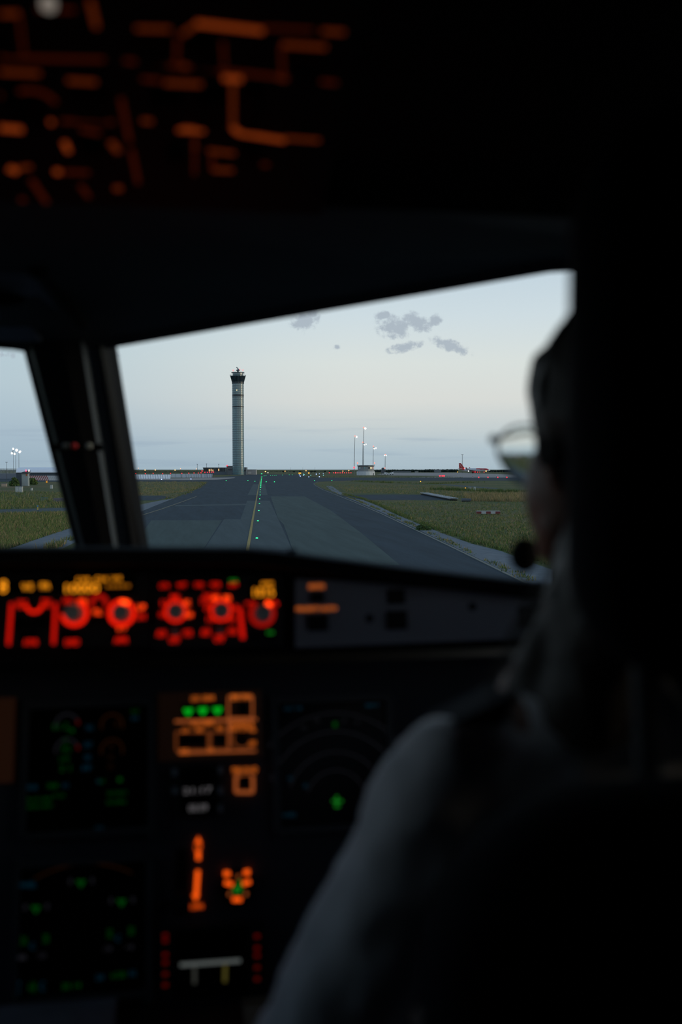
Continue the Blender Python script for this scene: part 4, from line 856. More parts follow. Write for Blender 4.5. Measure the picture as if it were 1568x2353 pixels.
part(ef, 'push_button', button_m, FP.box, 606, 1446, 636, 1474, .0035, .0055); part(ef, 'push_button', button_m, FP.box, 571, 1450, 597, 1474, .0035, .0055)
# plain panel on the right
gp = thing('auxiliary_panel', 'plain grey panel with dark square buttons on the right of the glareshield', 'control panel', FP.P(960, 1480))
PG = mat('side_panel_grey', (.34, .34, .40), .45)
def gpl(mb):
    P = [FP.P(x, y) for x, y in ((678, 1330), (800, 1336), (1000, 1352), (1240, 1374), (1420, 1388), (1420, 1458), (1240, 1466), (960, 1477), (678, 1489))]; mb.prism(P, FP.N * .004)
part(gp, 'face_plate', PG, gpl)
for x0, y0, x1, y1 in ((712, 1360, 744, 1385), (706, 1411, 753, 1450), (889, 1354, 929, 1388), (887, 1403, 934, 1447), (1188, 1394, 1234, 1440)): bevel(part(gp, 'square_button', button_m, FP.box, x0, y0, x1, y1, .004, .009), .0008)
T(gp, ORANGE, FP, 'SIDE STICK', 727, 1348, 36, 10, .0048); T(gp, ORANGE, FP, 'PRIORITY AUTO', 727, 1399, 92, 9, .0048)
for x, y in ((848, 1421), (1084, 1394)): part(gp, 'screw', deck_dark, FP.disc, x, y, 10, .004, .006)
# ------------------------------------------------------------------ main instrument panel
MT, MBm = W(0, 1.525, -.30), W(0, 1.405, -.76); mv = (MT - MBm).normalized(); MN = V((0, -mv.z, mv.y)).normalized()
MP = Panel(MBm, MN)
mb = MB(); mb.prism([V((x, p.y, p.z)) - MN * .002 for x, p in ((XC - .78, MBm), (.66, MBm), (.66, MT), (XC - .78, MT))], -MN * .05)
ip = mk('instrument_panel', mb, mat('instrument_panel_grey', (.06, .06, .075), .6), origin=W(XC, 1.45, -.76)); tag(ip, 'dark grey main instrument panel below the glareshield', 'instrument panel')
def du(label, x0, y0, x1, y1, fr=9):
    t = thing('display_unit', label, 'display', MP.P((x0 + x1) / 2, y1))
    part(t, 'screen', screen_m, MP.box, x0, y0, x1, y1, .002, .006)
    def fr_(mb):
        MP.box(mb, x0 - fr, y0 - fr, x0, y1 + fr, .0, .012); MP.box(mb, x1, y0 - fr, x1 + fr, y1 + fr, .0, .012); MP.box(mb, x0, y0 - fr, x1, y0, .0, .012); MP.box(mb, x0, y1, x1, y1 + fr, .0, .012)
    part(t, 'bezel', bezel_m, fr_); return t
D1 = du('upper engine display with green and blue figures left of the orange lit panel', 66, 1625, 340, 1905, 16)
def sym(t, m, fn, *a, **k): return part(t, 'symbol', m, fn, *a, **k)
LT = .0065
def DT(t, m, s, x, y, w, h): return mk('figures', MP.text(MB(), s, x, y, w, h, LT), m, t)
def arc(t, m, x, y, r, a0, a1, w=3):
    def f(mb): 
        MP.ring(mb, x, y, r - w / 2, r + w / 2, a0, a1, .0072)
    return part(t, 'arc', m, f)
for y in (1666, 1724): arc(D1, WHITED, 155, y, 25, 25, 190, 4); arc(D1, REDD, 155, y, 25, 0, 25, 6); arc(D1, AMBERD, 258, y, 24, -20, 200, 4)
for s_, x, y, w, h, m in (('81.2', 140, 1669, 34, 14, GREEND), ('3', 164, 1679, 16, 10, GREEND), ('412', 153, 1720, 20, 16, GREEND), ('12', 151, 1700, 12, 10, GREEND), ('2140', 148, 1743, 22, 10, GREEND), ('2 1', 151, 1765, 24, 14, GREEND), ('N1', 207, 1672, 14, 12, CYAND), ('EGT', 204, 1711, 18, 12, CYAND), ('N2', 203, 1740, 13, 13, CYAND), ('FF', 201, 1765, 20, 12, CYAND), ('XX', 269, 1663, 12, 12, AMBERD), ('XX', 256, 1714, 12, 10, AMBERD), ('XX', 255, 1739, 12, 10, AMBERD), ('XX', 255, 1761, 12, 10, AMBERD), ('FLX', 311, 1634, 16, 8, GREEND), ('35', 310, 1650, 16, 9, CYAND), ('FOB', 76, 1809, 20, 11, CYAND), ('5840', 123, 1805, 24, 11, GREEND), ('KG', 152, 1804, 12, 10, CYAND), ('T.O', 136, 1828, 26, 9, GREEND), ('AUTO BRK', 92, 1836, 58, 8, GREEND), ('SPLRS ARM', 92, 1852, 56, 8, GREEND), ('S', 228, 1795, 10, 8, CYAND), ('FLAP', 234, 1795, 14, 8, GREEND), ('1', 276, 1791, 9, 9, GREEND), ('SEAT BELTS', 270, 1822, 44, 8, GREEND), ('NO SMKG', 268, 1842, 42, 9, GREEND), ('ADV', 229, 1903, 20, 9, CYAND)): DT(D1, m, s_, x, y, w, h)
part(D1, 'line', WHITED, MP.bar, 215, 1797, 320, 1790, 2); part(D1, 'line', WHITED, MP.bar, 75, 1818, 225, 1813, 2); part(D1, 'line', WHITED, MP.bar, 232, 1820, 230, 1890, 2)
D2 = du('lower systems display with green triangles at the lower left', 46, 1985, 335, 2282, 16)
DT(D2, CYAND, 'WHEEL', 66, 2032, 36, 12)
def tri(mb, x, y, w, h): mb.prism([MP.P(x - w / 2, y - h / 2, LT), MP.P(x + w / 2, y - h / 2, LT), MP.P(x, y + h / 2, LT)], MP.N * .001)
for x, y in ((187, 2030), (84, 2089), (280, 2074)): part(D2, 'green_triangle', GREEND, tri, x, y, 24, 18); DT(D2, WHITED, 'I', x - 24, y - 6, 6, 12); DT(D2, WHITED, 'I', x + 26, y - 8, 6, 12)
for x, y, s_, w, h, m in ((56, 2160, '31', 12, 18, GREEND), (76, 2172, 'C', 11, 13, CYAND), (107, 2155, '30', 12, 18, GREEND), (253, 2143, '32', 12, 18, GREEND), (272, 2154, 'C', 11, 13, CYAND), (302, 2137, '30', 12, 18, GREEND), (50, 2198, '1', 22, 10, WHITED), (98, 2193, '2', 22, 10, WHITED), (248, 2178, '3', 22, 10, WHITED), (298, 2174, '4', 22, 10, WHITED), (41, 2268, 'TAT', 13, 26, CYAND), (75, 2266, '+14', 16, 24, GREEND), (99, 2264, 'C', 9, 20, CYAND), (165, 2263, '20 14', 42, 12, GREEND), (231, 2244, 'GW', 18, 12, CYAND), (273, 2238, '61200', 32, 12, GREEND), (305, 2234, 'KG', 13, 12, CYAND)): DT(D2, m, s_, x, y, w, h)
part(D2, 'line', WHITED, MP.bar, 40, 2251, 315, 2233, 2); arc(D2, AMBERD, 190, 2230, 235, 62, 118, 3)
D3 = du('navigation display with faint range arcs and a small green aircraft mark', 640, 1612, 892, 1895, 14)
for r_ in (70, 112, 158, 200): arc(D3, WHITED, 772, 1842, r_, 20 if r_ < 190 else 40, 160 if r_ < 190 else 140, 2)
for s_, x, y, w, h, m in (('I', 769, 1665, 9, 11, GREEND), ('GS 18', 672, 1628, 40, 7, CYAND), ('BRV', 855, 1621, 30, 7, CYAND), ('36', 727, 1655, 13, 9, WHITED), ('3', 789, 1655, 8, 9, WHITED), ('33', 697, 1672, 13, 9, WHITED), ('6', 820, 1658, 8, 9, WHITED), ('VOR2', 664, 1872, 30, 9, CYAND), ('20', 701, 1805, 9, 9, CYAND), ('40', 666, 1788, 9, 9, CYAND)): DT(D3, m, s_, x, y, w, h)
def plane_mark(mb): MP.bar(mb, 762, 1840, 786, 1840, 5, .0075); MP.bar(mb, 773, 1828, 773, 1855, 5, .0075); MP.bar(mb, 767, 1852, 780, 1852, 3, .0075)
part(D3, 'aircraft_symbol', GREENB, plane_mark)
# landing gear panel -------------------------------------------------
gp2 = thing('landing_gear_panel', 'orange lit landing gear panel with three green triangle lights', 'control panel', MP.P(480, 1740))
part(gp2, 'face_plate', emit('gear_panel_spill_glow', (1, .35, .12), .0035, (.04, .035, .03)), MP.box, 364, 1588, 602, 1744, .0, .004)  # faint brown emission paints the orange light spilling over the plate
GT = lambda m, s, x, y, w, h: mk('legend', MP.text(MB(), s, x, y, w, h, .0048), m, gp2)
part(gp2, 'light_window', button_m, MP.box, 418, 1616, 518, 1652, .004, .0065)
def tri2(mb, x, y): mb.prism([MP.P(x + dx, y + dy, .0068) for dx, dy in ((-11, -8), (11, -9), (8, 1), (0, 9), (-8, 1))], MP.N * .001)
for x, y in ((432.5, 1637), (466, 1635), (499.5, 1634)): part(gp2, 'green_light', GREENL, tri2, x, y)
GT(ORANGE, 'LDG', 449, 1605, 18, 11); GT(ORANGE, 'GEAR', 479, 1604, 28, 11)
GT(ORANGE, 'BRK FAN', 554, 1602, 44, 13); GT(ORANGE, 'A/SKID &', 556, 1664, 52, 11); GT(ORANGE, 'NW STRG', 556, 1675, 56, 10); GT(ORANGE, 'AUTO', 455, 1663, 32, 11); GT(ORANGE, 'BRK', 483, 1661, 20, 12); GT(ORANGE, 'MED', 459, 1677, 16, 9); GT(ORANGE, 'LO', 426, 1678, 14, 10); GT(ORANGE, 'MAX', 506, 1673, 15, 11)
GT(ORANGE, 'DECEL', 425, 1727, 20, 11); GT(ORANGE, 'ON', 483, 1723, 12, 10); GT(ORANGE, 'OFF', 580, 1709, 15, 12); GT(ORANGE, 'ON', 582, 1679, 10, 6)
def outl(m, x0, y0, x1, y1, w=4):
    def f(mb):
        MP.bar(mb, x0, y0, x1, y0, w, .0048); MP.bar(mb, x0, y1, x1, y1, w, .0048); MP.bar(mb, x0, y0, x0, y1, w, .0048); MP.bar(mb, x1, y0, x1, y1, w, .0048)
    return f
OLm = emit('outline_orange', (1, .22, .05), .28); OLd = emit('outline_orange_dim', (1, .22, .05), .13)
for a in ((405, 1682, 479, 1724), (484, 1682, 526, 1722), (525, 1600, 580, 1650)): mk('guide_line', (lambda mb: (outl(OLm, *a)(mb), mb)[1])(MB()), OLm if a[0] > 500 else OLd, gp2)
part(gp2, 'guide_line', OLm, MP.bar, 402, 1658, 590, 1653, 6, .0047); part(gp2, 'guide_line', OLm, MP.bar, 410, 1730, 588, 1725, 5, .0047); part(gp2, 'guide_line', OLm, MP.bar, 527, 1650, 526, 1722, 7, .0047)
for x0, y0, x1, y1 in ((412, 1688, 472, 1714), (493, 1686, 519, 1712), (547, 1613, 570, 1644)): bevel(part(gp2, 'push_button', button_m, MP.box, x0, y0, x1, y1, .004, .010), .0008)
part(gp2, 'switch_ring', OLd, MP.ring, 556, 1697, 19, 23, 150, 330, .0047)
mb = MB(); MP.disc(mb, 557, 1696, 12, .004, .010); c = MP.P(557, 1696); mb.tube(c + MN * .008, c + MN * .024 + MP.V * .006, .003, .004, 10); mk('toggle_switch', mb, button_m, gp2)
ck = thing('clock_display', 'small black clock with two rows of white figures below the landing gear panel', 'clock', MP.P(455, 1875))
bevel(part(ck, 'case', panel_dark, MP.box, 405, 1752, 512, 1876, .0, .010), .002); part(ck, 'screen', screen_m, MP.box, 416, 1765, 500, 1868, .010, .012)
mk('figures', MP.text(MB(), '21:17', 454, 1815, 64, 13, .0122), WHITET, ck); mk('figures', MP.text(MB(), '00:09', 455, 1855, 42, 15, .0122), WHITET, ck)
for x, y, m in ((401, 1774, WHITED), (402, 1816, OLd), (506, 1769, WHITED), (506, 1816, WHITED), (505, 1857, WHITED)): bevel(part(ck, 'push_button', knob_m, MP.box, x - 6, y - 8, x + 6, y + 8, .0, .012), .001)
tb = thing('terrain_button', 'orange outlined square button right of the clock', 'button', MP.P(561, 1830))
part(tb, 'button_cap', button_m, MP.box, 550, 1782, 575, 1810, .0, .008); mk('legend', MP.text(MB(), 'TERR ON ND', 562, 1770, 58, 13, .001), ORANGE, tb)
mb = MB(); outl(None, 542, 1784, 581, 1820, 7)(mb); mk('outline', mb, OLm, tb)
# gear lever placard and lever
gl = thing('gear_lever', 'landing gear lever in a dark slot beside a vertical orange arrow placard', 'lever', MP.P(440, 2095))
part(gl, 'slot', deck_black, MP.box, 406, 1950, 430, 2085, .0, .003)
c = MP.P(418, 2062); mb = MB(); mb.tube(c, c + MN * .05, .004, .004, 10); mk('arm', mb, knob_m, gl); mb = MB(); q = c + MN * .055; mb.tube(q - MP.U * .012, q + MP.U * .012, .017, .017, 24); mk('wheel_knob', mb, panel_dark, gl)
def upar(mb): mb.prism([MP.P(456 + a, 1929 + b) for a, b in ((-8, 9), (0, -7), (8, 9))], MN * .0015); 
def dnar(mb): mb.prism([MP.P(450 + a, 2064 + b) for a, b in ((-8, -9), (8, -9), (0, 8))], MN * .0015)
part(gl, 'arrow', ORANGERED, upar); part(gl, 'arrow', ORANGERED, dnar); mk('legend', MP.text(MB(), 'UP', 456, 1949, 16, 13, .001), ORANGERED, gl)
part(gl, 'arrow_shaft', ORANGERED, MP.bar, 456, 1955, 456, 1976, 9); part(gl, 'arrow_shaft', ORANGERED, MP.bar, 455, 2000, 451, 2060, 9); mk('legend', MP.text(MB(), 'DOWN', 451, 2083, 30, 11, .001), ORANGERED, gl)
bg_ = thing('brake_gauge', 'small round brake pressure gauge with orange and green marks', 'gauge', MP.P(545, 2075))
part(bg_, 'case', panel_dark, MP.disc, 545, 2037, 42, .0, .006); part(bg_, 'dial_face', deck_black, MP.disc, 545, 2037, 37, .006, .007)
Z = .0075
def gbar(m, *a): 
    mb = MB(); MP.bar(mb, *a, .0085); return mk('dial_mark', mb, m, bg_)
gbar(ORANGERED, 515, 2007, 528, 2006, 10); gbar(ORANGERED, 560, 2004, 573, 2003, 10); gbar(ORANGERED, 516, 2026, 535, 2031, 9); gbar(ORANGERED, 557, 2029, 575, 2024, 9); gbar(ORANGERED, 534, 2065, 555, 2065, 9); gbar(OLm, 524, 2052, 530, 2053, 8); gbar(OLm, 562, 2052, 568, 2052, 8); gbar(OLm, 544, 2012, 550, 2013, 7)
gbar(GREENB, 536, 2043, 554, 2042, 13); gbar(GREENB, 549, 2022, 553, 2035, 6)
# keyboard display unit at the bottom
kd = thing('keyboard_display_unit', 'dark keyboard display unit with red key columns and one white line', 'display', MP.P(485, 2300))
bevel(part(kd, 'case', panel_dark, MP.box, 362, 2118, 610, 2296, .0, .010), .002); part(kd, 'screen', screen_m, MP.box, 402, 2132, 568, 2284, .010, .0115)
for y, m in ((2145, REDLOW), (2157, REDLOW), (2189, REDLOW), (2207, REDLOW), (2233, REDD), (2258, REDD)): o = part(kd, 'key', button_m, MP.box, 370, y - 7, 390, y + 7, .010, .014); part(o and kd, 'key_legend', m if y < 2220 else emit('key_red_faint', (1, .03, .01), .06), MP.box, 375, y - 4, 386, y + 4, .014, .0146)
for y, m in ((2147, REDLOW), (2174, REDLOW), (2191, REDLOW), (2218, 0), (2244, 0)): part(kd, 'key', button_m, MP.box, 580, y - 7, 600, y + 7, .010, .014); part(kd, 'key_legend', m or emit('key_red_faint', (1, .03, .01), .06), MP.box, 584, y - 4, 595, y + 4, .014, .0146)
WL = emit('screen_line_white', (.55, .62, .6), .13); YL = emit('screen_line_yellow', (.6, .5, .1), .09)
c = MP.N * .0118
for m, a in ((WL, (414, 2213, 552, 2203, 8)), (emit('screen_line_dim', (.5, .52, .45), .05), (447, 2216, 447, 2256, 8)), (YL, (517, 2212, 516, 2252, 8))):
    mb = MB(); MP.bar(mb, *a, .001); mb.v = [p + c for p in mb.v]; mk('screen_line', mb, m, kd)
bp_ = thing('spill_glow_panel', 'dim brown plate added for spilled orange light at the left edge beside the upper engine display', 'control panel', MP.P(-10, 1800))
part(bp_, 'face_plate', emit('brown_spill_glow', (1, .32, .12), .009, (.04, .03, .025)), MP.box, -90, 1604, 34, 1800, .0, .004); part(bp_, 'push_button', button_m, MP.box, -60, 1640, -30, 1670, .004, .008); mk('legend', MP.text(MB(), 'STBY', -45, 1625, 40, 10, .0045), OLd, bp_)  # added plate; its dim emission stands in for orange light spilled here
# pedestal ------------------------------------------------------------
pd = thing('centre_pedestal', 'centre pedestal with a pale grey top panel at the bottom left', 'pedestal', W(XC, 1.0, -1.25))
mb = MB(); mb.prism([W(-.45, 1.42, -1.25), W(-.45, 1.42, -.755), W(-.45, .55, -.80), W(-.45, .55, -1.25)], (.53, 0, 0)); mk('body', mb, deck_dark, pd)
PT = Panel(W(0, 1.42, -.752), (0, -.05, 1)); mb = MB(); a = PT.P(272, 2294); 
mb.prism([V((-.44, 1.402, EYE.z - .7515)), V((a.x, 1.402, EYE.z - .7515)), V((a.x, 1.05, EYE.z - .771)), V((-.44, 1.05, EYE.z - .771))], (0, 0, .012)); bevel(mk('top_panel', mb, mat('pedestal_panel', (.34, .33, .36), .6, noise=.2, nscale=30), pd), .002)
for x in (-.3, -.2): mb = MB(); mb.tube(W(x, 1.0, -.80), W(x, 1.03, -.62), .012, .012, 10); o = mk('thrust_lever', mb, panel_dark, pd); mb = MB(); mb.tube(W(x - .03, 1.03, -.615), W(x + .03, 1.03, -.615), .018, .018, 16); mk('lever_grip', mb, knob_m, o)
# ------------------------------------------------------------------ centre post, window frames, panes
def pyt(px, py, y): return hit(px, py, V((0, y, 0)), V((0, 1, 0)))
def postsec(top):
    y0 = 1.74 if top else 2.06
    L = [(60, .03), (76, -.01), (150, -.02), (190, -.012), (200, .02), (226, .028), (230, .012), (245, .03)] if top else [(176, .03), (196, -.01), (236, -.02), (262, -.012), (272, .02), (300, .028), (304, .012), (322, .03)]
    py = 803 if top else 1258
    P = [pyt(x, py, y0) + V((0, dy, 0)) for x, dy in L]; P += [P[-1] + V((0, .06, .012)), P[0] + V((0, .06, .012))]; return P
pt, pb = postsec(True), postsec(False)
r0 = [a + (a - b) * .22 for a, b in zip(pt, pb)]; r1 = [b + (b - a) * .35 for a, b in zip(pt, pb)]
mb = MB(); mb.loft([r0, pt, pb, r1], True); nn_ = len(pt); mb.f += [list(range(nn_)), list(range(len(mb.v) - nn_, len(mb.v)))]; mb.m += [0, 0]
lit_strip_m = mat('post_strip_lit', (.13, .16, .20), .35)  # paler colour paints in the light on the right side of the post
for i, f in enumerate(mb.f[:-2]): mb.m[i] = 1 if (i % nn_) in (3, 4) else 0
struct('trim_1', mb, [mat('post_black', (.012, .012, .014), .5), lit_strip_m])
TL3 = pyt(245, 800, 1.77); TR3 = pyt(1335, 612, 1.36); BL3 = pyt(322, 1258, 2.09); BL3 = BL3 + (BL3 - TL3) * .6
BR3 = TR3 + (BL3 - TL3) * .95 + V((.08, 0, 0))
LTR = pyt(60, 808, 1.77); LBR = pyt(176, 1258, 2.09); LBR = LBR + (LBR - LTR) * .6
def mir(p): return V((2 * XC - p.x, p.y, p.z))
LTL = mir(TR3); LBL = mir(BR3)
pane = pane_mat('windscreen_glass')
def wpane(name, P, m=pane):
    n = (P[1] - P[0]).cross(P[3] - P[0]).normalized(); n = n if n.y > 0 else -n
    mb = MB(); mb.prism([p + n * .012 for p in P], n * .012); o = struct(name, mb, m)
    fr = MB(); c = sum(P, V()) / 4
    for a, b in zip(P, P[1:] + P[:1]):
        ai = a + (c - a) * .004; bi = b + (c - b) * .004; ao = a + (a - c) * .05; bo = b + (b - c) * .05
        fr.prism([ai, bi, bo, ao], n * .035)
    f = mk('window_frame', fr, deck_black, o); return o
wpane('window_1', [TL3, TR3, BR3, BL3]); wpane('window_2', [LTL, LTR, LBR, LBL])
# overhead lining: from the window heads back to the overhead panel
def hsec(p, yb, zb):
    return [p, p + V((0, .10, .05)), V((p.x, yb, EYE.z + .56)), V((p.x, yb, EYE.z + zb)), V((p.x, (yb + p.y) / 2, EYE.z + (zb * .5 + (p.z - EYE.z) * .5) + .012)), p + V((0, -.035, .012))]
tops = [W(-1.28, .72, .27), W(-1.2, .95, .29), LTL, LTL.lerp(LTR, .5), pyt(0, 802, 1.77), LTR + V((0, -.01, 0)), pyt(150, 806, 1.75), TL3 + V((0, -.01, 0)), TL3.lerp(TR3, .03), TL3.lerp(TR3, .5), TL3.lerp(TR3, .93), TR3 + V((.03, 0, -.004)), W(.84, .95, .29), W(.9, .7, .27)]
mb = MB(); rows = [hsec(p, min(1.0, p.y - .3), .262) for p in tops]; mb.loft(rows, True); mb.f += [list(range(6)), list(range(len(mb.v) - 6, len(mb.v)))]; mb.m += [0, 0]
struct('trim_2', mb, mat('lining_navy', (.035, .037, .052), .7))
# corner pillars beside the windscreens
mb = MB(); mb.prism([TR3 + V((0, 0, .02)), W(.86, .95, .3), W(.86, .95, -1.25), V((BR3.x, BR3.y, EYE.z - 1.25)), BR3], (.03, .03, 0)); struct('trim_3', mb, deck_dark)
def lp(s_, z):                                   # point on the left corner between windscreen edge and side wall
    f = (LTL.z - EYE.z - z) / (LTL.z - LBL.z); e = LTL.lerp(LBL, min(max(f, 0), 1)); e = V((e.x, e.y, EYE.z + z)); return e.lerp(W(-1.28, .95, z), s_)
mb = MB()
for s0, s1, z0, z1 in ((0, 1, -1.25, -.2), (0, 1, .24, .32), (0, .08, -.2, .24), (.9, 1, -.2, .24)): mb.prism([lp(s0, z0), lp(s1, z0), lp(s1, z1), lp(s0, z1)], (-.03, .03, 0))
struct('trim_4', mb, deck_dark)
mb = MB(); mb.prism([lp(.06, -.22), lp(.92, -.22), lp(.92, .26), lp(.06, .26)], (-.01, .01, 0)); struct('window_5', mb, pane)
# shell
def wall(name, x, s):
    mb = MB()
    for y0, y1, z0, z1 in (((-1.2, .65, -1.25, .57), (.65, .95, -1.25, -.2), (.65, .95, .26, .57)) if s < 0 else ((-1.2, .6, -1.25, .57), (.6, .95, -1.25, -.15), (.6, .95, .25, .57))):
        mb.box(W(x, (y0 + y1) / 2, (z0 + z1) / 2), (.05, y1 - y0, z1 - z0))
    struct(name, mb, deck_dark)
wall('wall_right', .885, 1); wall('wall_left', -1.305, -1)
mb = MB(); mb.box(W(-1.305, .80, .03), (.012, .30, .46)); o = struct('window_3', mb, pane)
fr = MB()
for y0, y1, z0, z1 in ((.65, .95, -.2, -.18), (.65, .95, .24, .26), (.65, .67, -.18, .24), (.93, .95, -.18, .24)): fr.box(W(-1.305, (y0 + y1) / 2, (z0 + z1) / 2), (.06, y1 - y0, z1 - z0))
mk('window_frame', fr, deck_black, o)
mb = MB(); mb.box(W(.885, .775, .05), (.012, .35, .40)); o = struct('window_4', mb, pane)
fr = MB()
for y0, y1, z0, z1 in ((.6, .95, -.15, -.13), (.6, .95, .23, .25), (.6, .62, -.13, .23), (.93, .95, -.13, .23)): fr.box(W(.885, (y0 + y1) / 2, (z0 + z1) / 2), (.06, y1 - y0, z1 - z0))
mk('window_frame', fr, deck_black, o)
mb = MB(); mb.box(W(XC, .5, -1.275), (2.24, 3.6, .05)); struct('floor', mb, mat('deck_carpet', (.012, .012, .014), .95))
mb = MB(); mb.box(W(XC, -.05, .585), (2.24, 2.35, .05)); struct('ceiling', mb, deck_dark)
mb = MB(); mb.box(W(XC, -1.225, -.34), (2.24, .05, 1.83)); struct('wall_back', mb, deck_dark)
mb = MB(); mb.box(W(XC, 2.3, -.83), (2.3, .05, .85)); struct('wall_front', mb, deck_dark)
mb = MB(); mb.box(W(XC, 2.05, -.36), (2.3, .5, .05)); 
# ------------------------------------------------------------------ overhead panel
A_, B_ = W(0, 1.0, .258), W(0, .74, .362); ov = (B_ - A_).normalized(); ON = V((0, -ov.z, ov.y)); ON = ON if ON.z < 0 else -ON
OP = Panel(A_, ON)
ox0 = XC - (OP.P(800, 200).x - XC); ox1 = OP.P(800, 200).x
oh = thing('overhead_panel', 'dim orange lit overhead switch panel at the top left', 'overhead panel', A_ + V((XC, 0, 0)))
def slabp(mb, x0, x1, a, b, h0, h1): mb.obox(V(((x0 + x1) / 2, 0, 0)) + A_.lerp(B_, (a + b) / 2) + ON * (h0 + h1) / 2, V(((x1 - x0) / 2, 0, 0)), (B_ - A_) * (b - a) / 2, ON * (h1 - h0) / 2)
mb = MB(); slabp(mb, ox0, ox1, -.02, 2.1, -.03, 0); mk('face_plate', mb, panel_dark, oh)
mb = MB(); slabp(mb, -1.2, .8, -.02, 2.4, -.06, -.03); mk('mounting_tray', mb, deck_dark, oh)
OLN = [(0, 131, 240, 136, 9, 'd'), (285, 138, 775, 190, 9, 'd'), (312, 64, 392, 66, 9, 'm'), (418, 78, 450, 56, 9, 'm'), (450, 52, 605, 70, 12, 'b'), (605, 62, 720, 68, 6, 'd'), (740, 70, 792, 73, 9, 'm'), (648, 101, 750, 108, 10, 'm'), (647, 108, 650, 175, 8, 'd'), (408, 85, 406, 142, 8, 'd'), (512, 95, 516, 150, 7, 'd'), (325, 180, 370, 184, 9, 'd'), (378, 189, 464, 193, 11, 'm'), (512, 178, 556, 181, 14, 'b'), (535, 188, 535, 290, 9, 'm'), (535, 290, 546, 304, 12, 'b'), (548, 305, 655, 322, 11, 'b'), (655, 316, 735, 322, 8, 'm'), (325, 276, 360, 279, 10, 'm'), (408, 296, 470, 299, 13, 'b'), (447, 306, 447, 400, 6, 'd'), (444, 334, 452, 334, 10, 'm'), (478, 345, 540, 352, 8, 'm'), (488, 356, 488, 388, 8, 'd'), (488, 389, 536, 391, 9, 'm'), (155, 184, 222, 188, 11, 'm'), (207, 0, 222, 62, 12, 'm'), (0, 31, 44, 30, 11, 'm'), (45, 40, 55, 120, 6, 'd'), (278, 225, 318, 420, 10, 'd'), (0, 164, 92, 168, 10, 'm'), (0, 293, 52, 297, 16, 'b'), (113, 280, 122, 280, 12, 'b'), (140, 277, 262, 280, 8, 'd'), (185, 296, 230, 306, 11, 'd'), (148, 325, 158, 348, 12, 'b'), (255, 325, 272, 348, 14, 'm'), (20, 385, 40, 394, 18, 'b'), (45, 385, 72, 382, 10, 'm'), (125, 394, 140, 394, 14, 'b'), (145, 394, 205, 396, 10, 'd'), (72, 412, 108, 465, 12, 'd'), (45, 458, 58, 458, 12, 'd'), (262, 432, 280, 432, 14, 'm'), (185, 425, 205, 452, 10, 'd'), (592, 376, 618, 378, 8, 'd'), (0, 215, 18, 235, 10, 'd'), (418, 150, 430, 152, 10, 'm'), (640, 178, 660, 180, 10, 'm'), (85, 20, 172, 22, 8, 'd')]
om = {'d': OVD, 'm': OVM, 'b': OVB}
for x0, y0, x1, y1, w, q in OLN: part(oh, 'lit_line' if q == 'd' else 'legend', om[q], OP.bar, x0, y0, x1, y1, w, .0012)
part(oh, 'lit_arc', OVD, OP.ring, 78, 245, 48, 58, 20, 120, .0012)
for x0, y0, x1, y1 in ((312, 82, 388, 132), (440, 92, 504, 144), (664, 122, 740, 172), (172, 208, 246, 262), (350, 222, 418, 276), (450, 218, 520, 282), (2, 52, 40, 112), (565, 205, 600, 290), (10, 215, 55, 262), (190, 330, 240, 372), (385, 350, 425, 400), (560, 340, 600, 380)): bevel(part(oh, 'push_button', button_m, OP.box, x0, y0, x1, y1, .0, .009), .001)
knob(oh, OP, 78, 245, 30, .02, 'selector_knob', button_m)
mb = MB(); OP.disc(mb, 113, -26, 30, 0, .012); o = mk('annunciator', mb, panel_dark, oh); mb = MB(); OP.disc(mb, 113, -24, 17, .012, .016); mk('lamp_lens', mb, emit('overhead_white_lamp', (.75, .65, .55), .25), o)
for x, y in ((300, 330), (600, 250), (700, 300)): part(oh, 'screw', deck_black, OP.disc, x, y, 8, 0, .004)
# grab handle, visor arm and eye position indicator
def cp(x, y, yy, z=0): return pyt(x, y, yy)
t = thing('pivot_arm', 'dark diagonal sun visor arm above the left window', 'visor arm', cp(150, 700, 1.5))
mb = MB(); mb.path([cp(85, 610, 1.3), cp(125, 655, 1.4), cp(190, 745, 1.55)], .009); mk('arm_tube', mb, deck_black, t); mb = MB(); mb.ball(cp(85, 610, 1.3), .016); mk('pivot', mb, deck_black, t)
mb = MB(); mb.tube(cp(-20, 700, 1.35), cp(-20, 700, 1.35) + V((.004, .0, .0)), .01); 
t = thing('grab_handle', 'black oval grab handle at the left edge above the left window', 'handle', cp(0, 690, 1.4))
c = cp(5, 686, 1.4); mb = MB(); mb.ball(c, .024, sc3=(1.3, .6, .42)); mk('grip', mb, deck_black, t, smooth=True); mb = MB(); mb.tube(c - V((.05, 0, 0)), c + V((-.03, .12, .02)), .008); mk('bracket', mb, deck_black, t)
mb = MB(); mb.prism([cp(x, y, yy) for x, y, yy in ((-200, 605, 1.28), (60, 612, 1.28), (150, 735, 1.58), (-200, 735, 1.58))], (0, .004, .012)); tag(mk('sun_visor', mb, mat('visor_navy', (.20, .23, .34), .6)), 'flat navy sun visor panel folded above the left window', 'sun visor')
mb = MB(); mb.prism([cp(x, y, yy) for x, y, yy in ((-200, 750, 1.62), (70, 752, 1.62), (95, 785, 1.70), (-200, 782, 1.70))], (0, .004, .012)); tag(mk('visor_rail', mb, mat('visor_navy', (.20, .23, .34), .6)), 'narrow navy visor rail directly above the left window', 'rail')
t = thing('eye_position_indicator', 'small eye position indicator with red and white balls on the centre post', 'indicator', cp(178, 1040, 1.78))
mb = MB(); c = cp(178, 1028, 1.79); mb.obox(c, V((.045, 0, 0)), V((0, .008, 0)), V((0, 0, .006))); mk('bar', mb, deck_black, t)
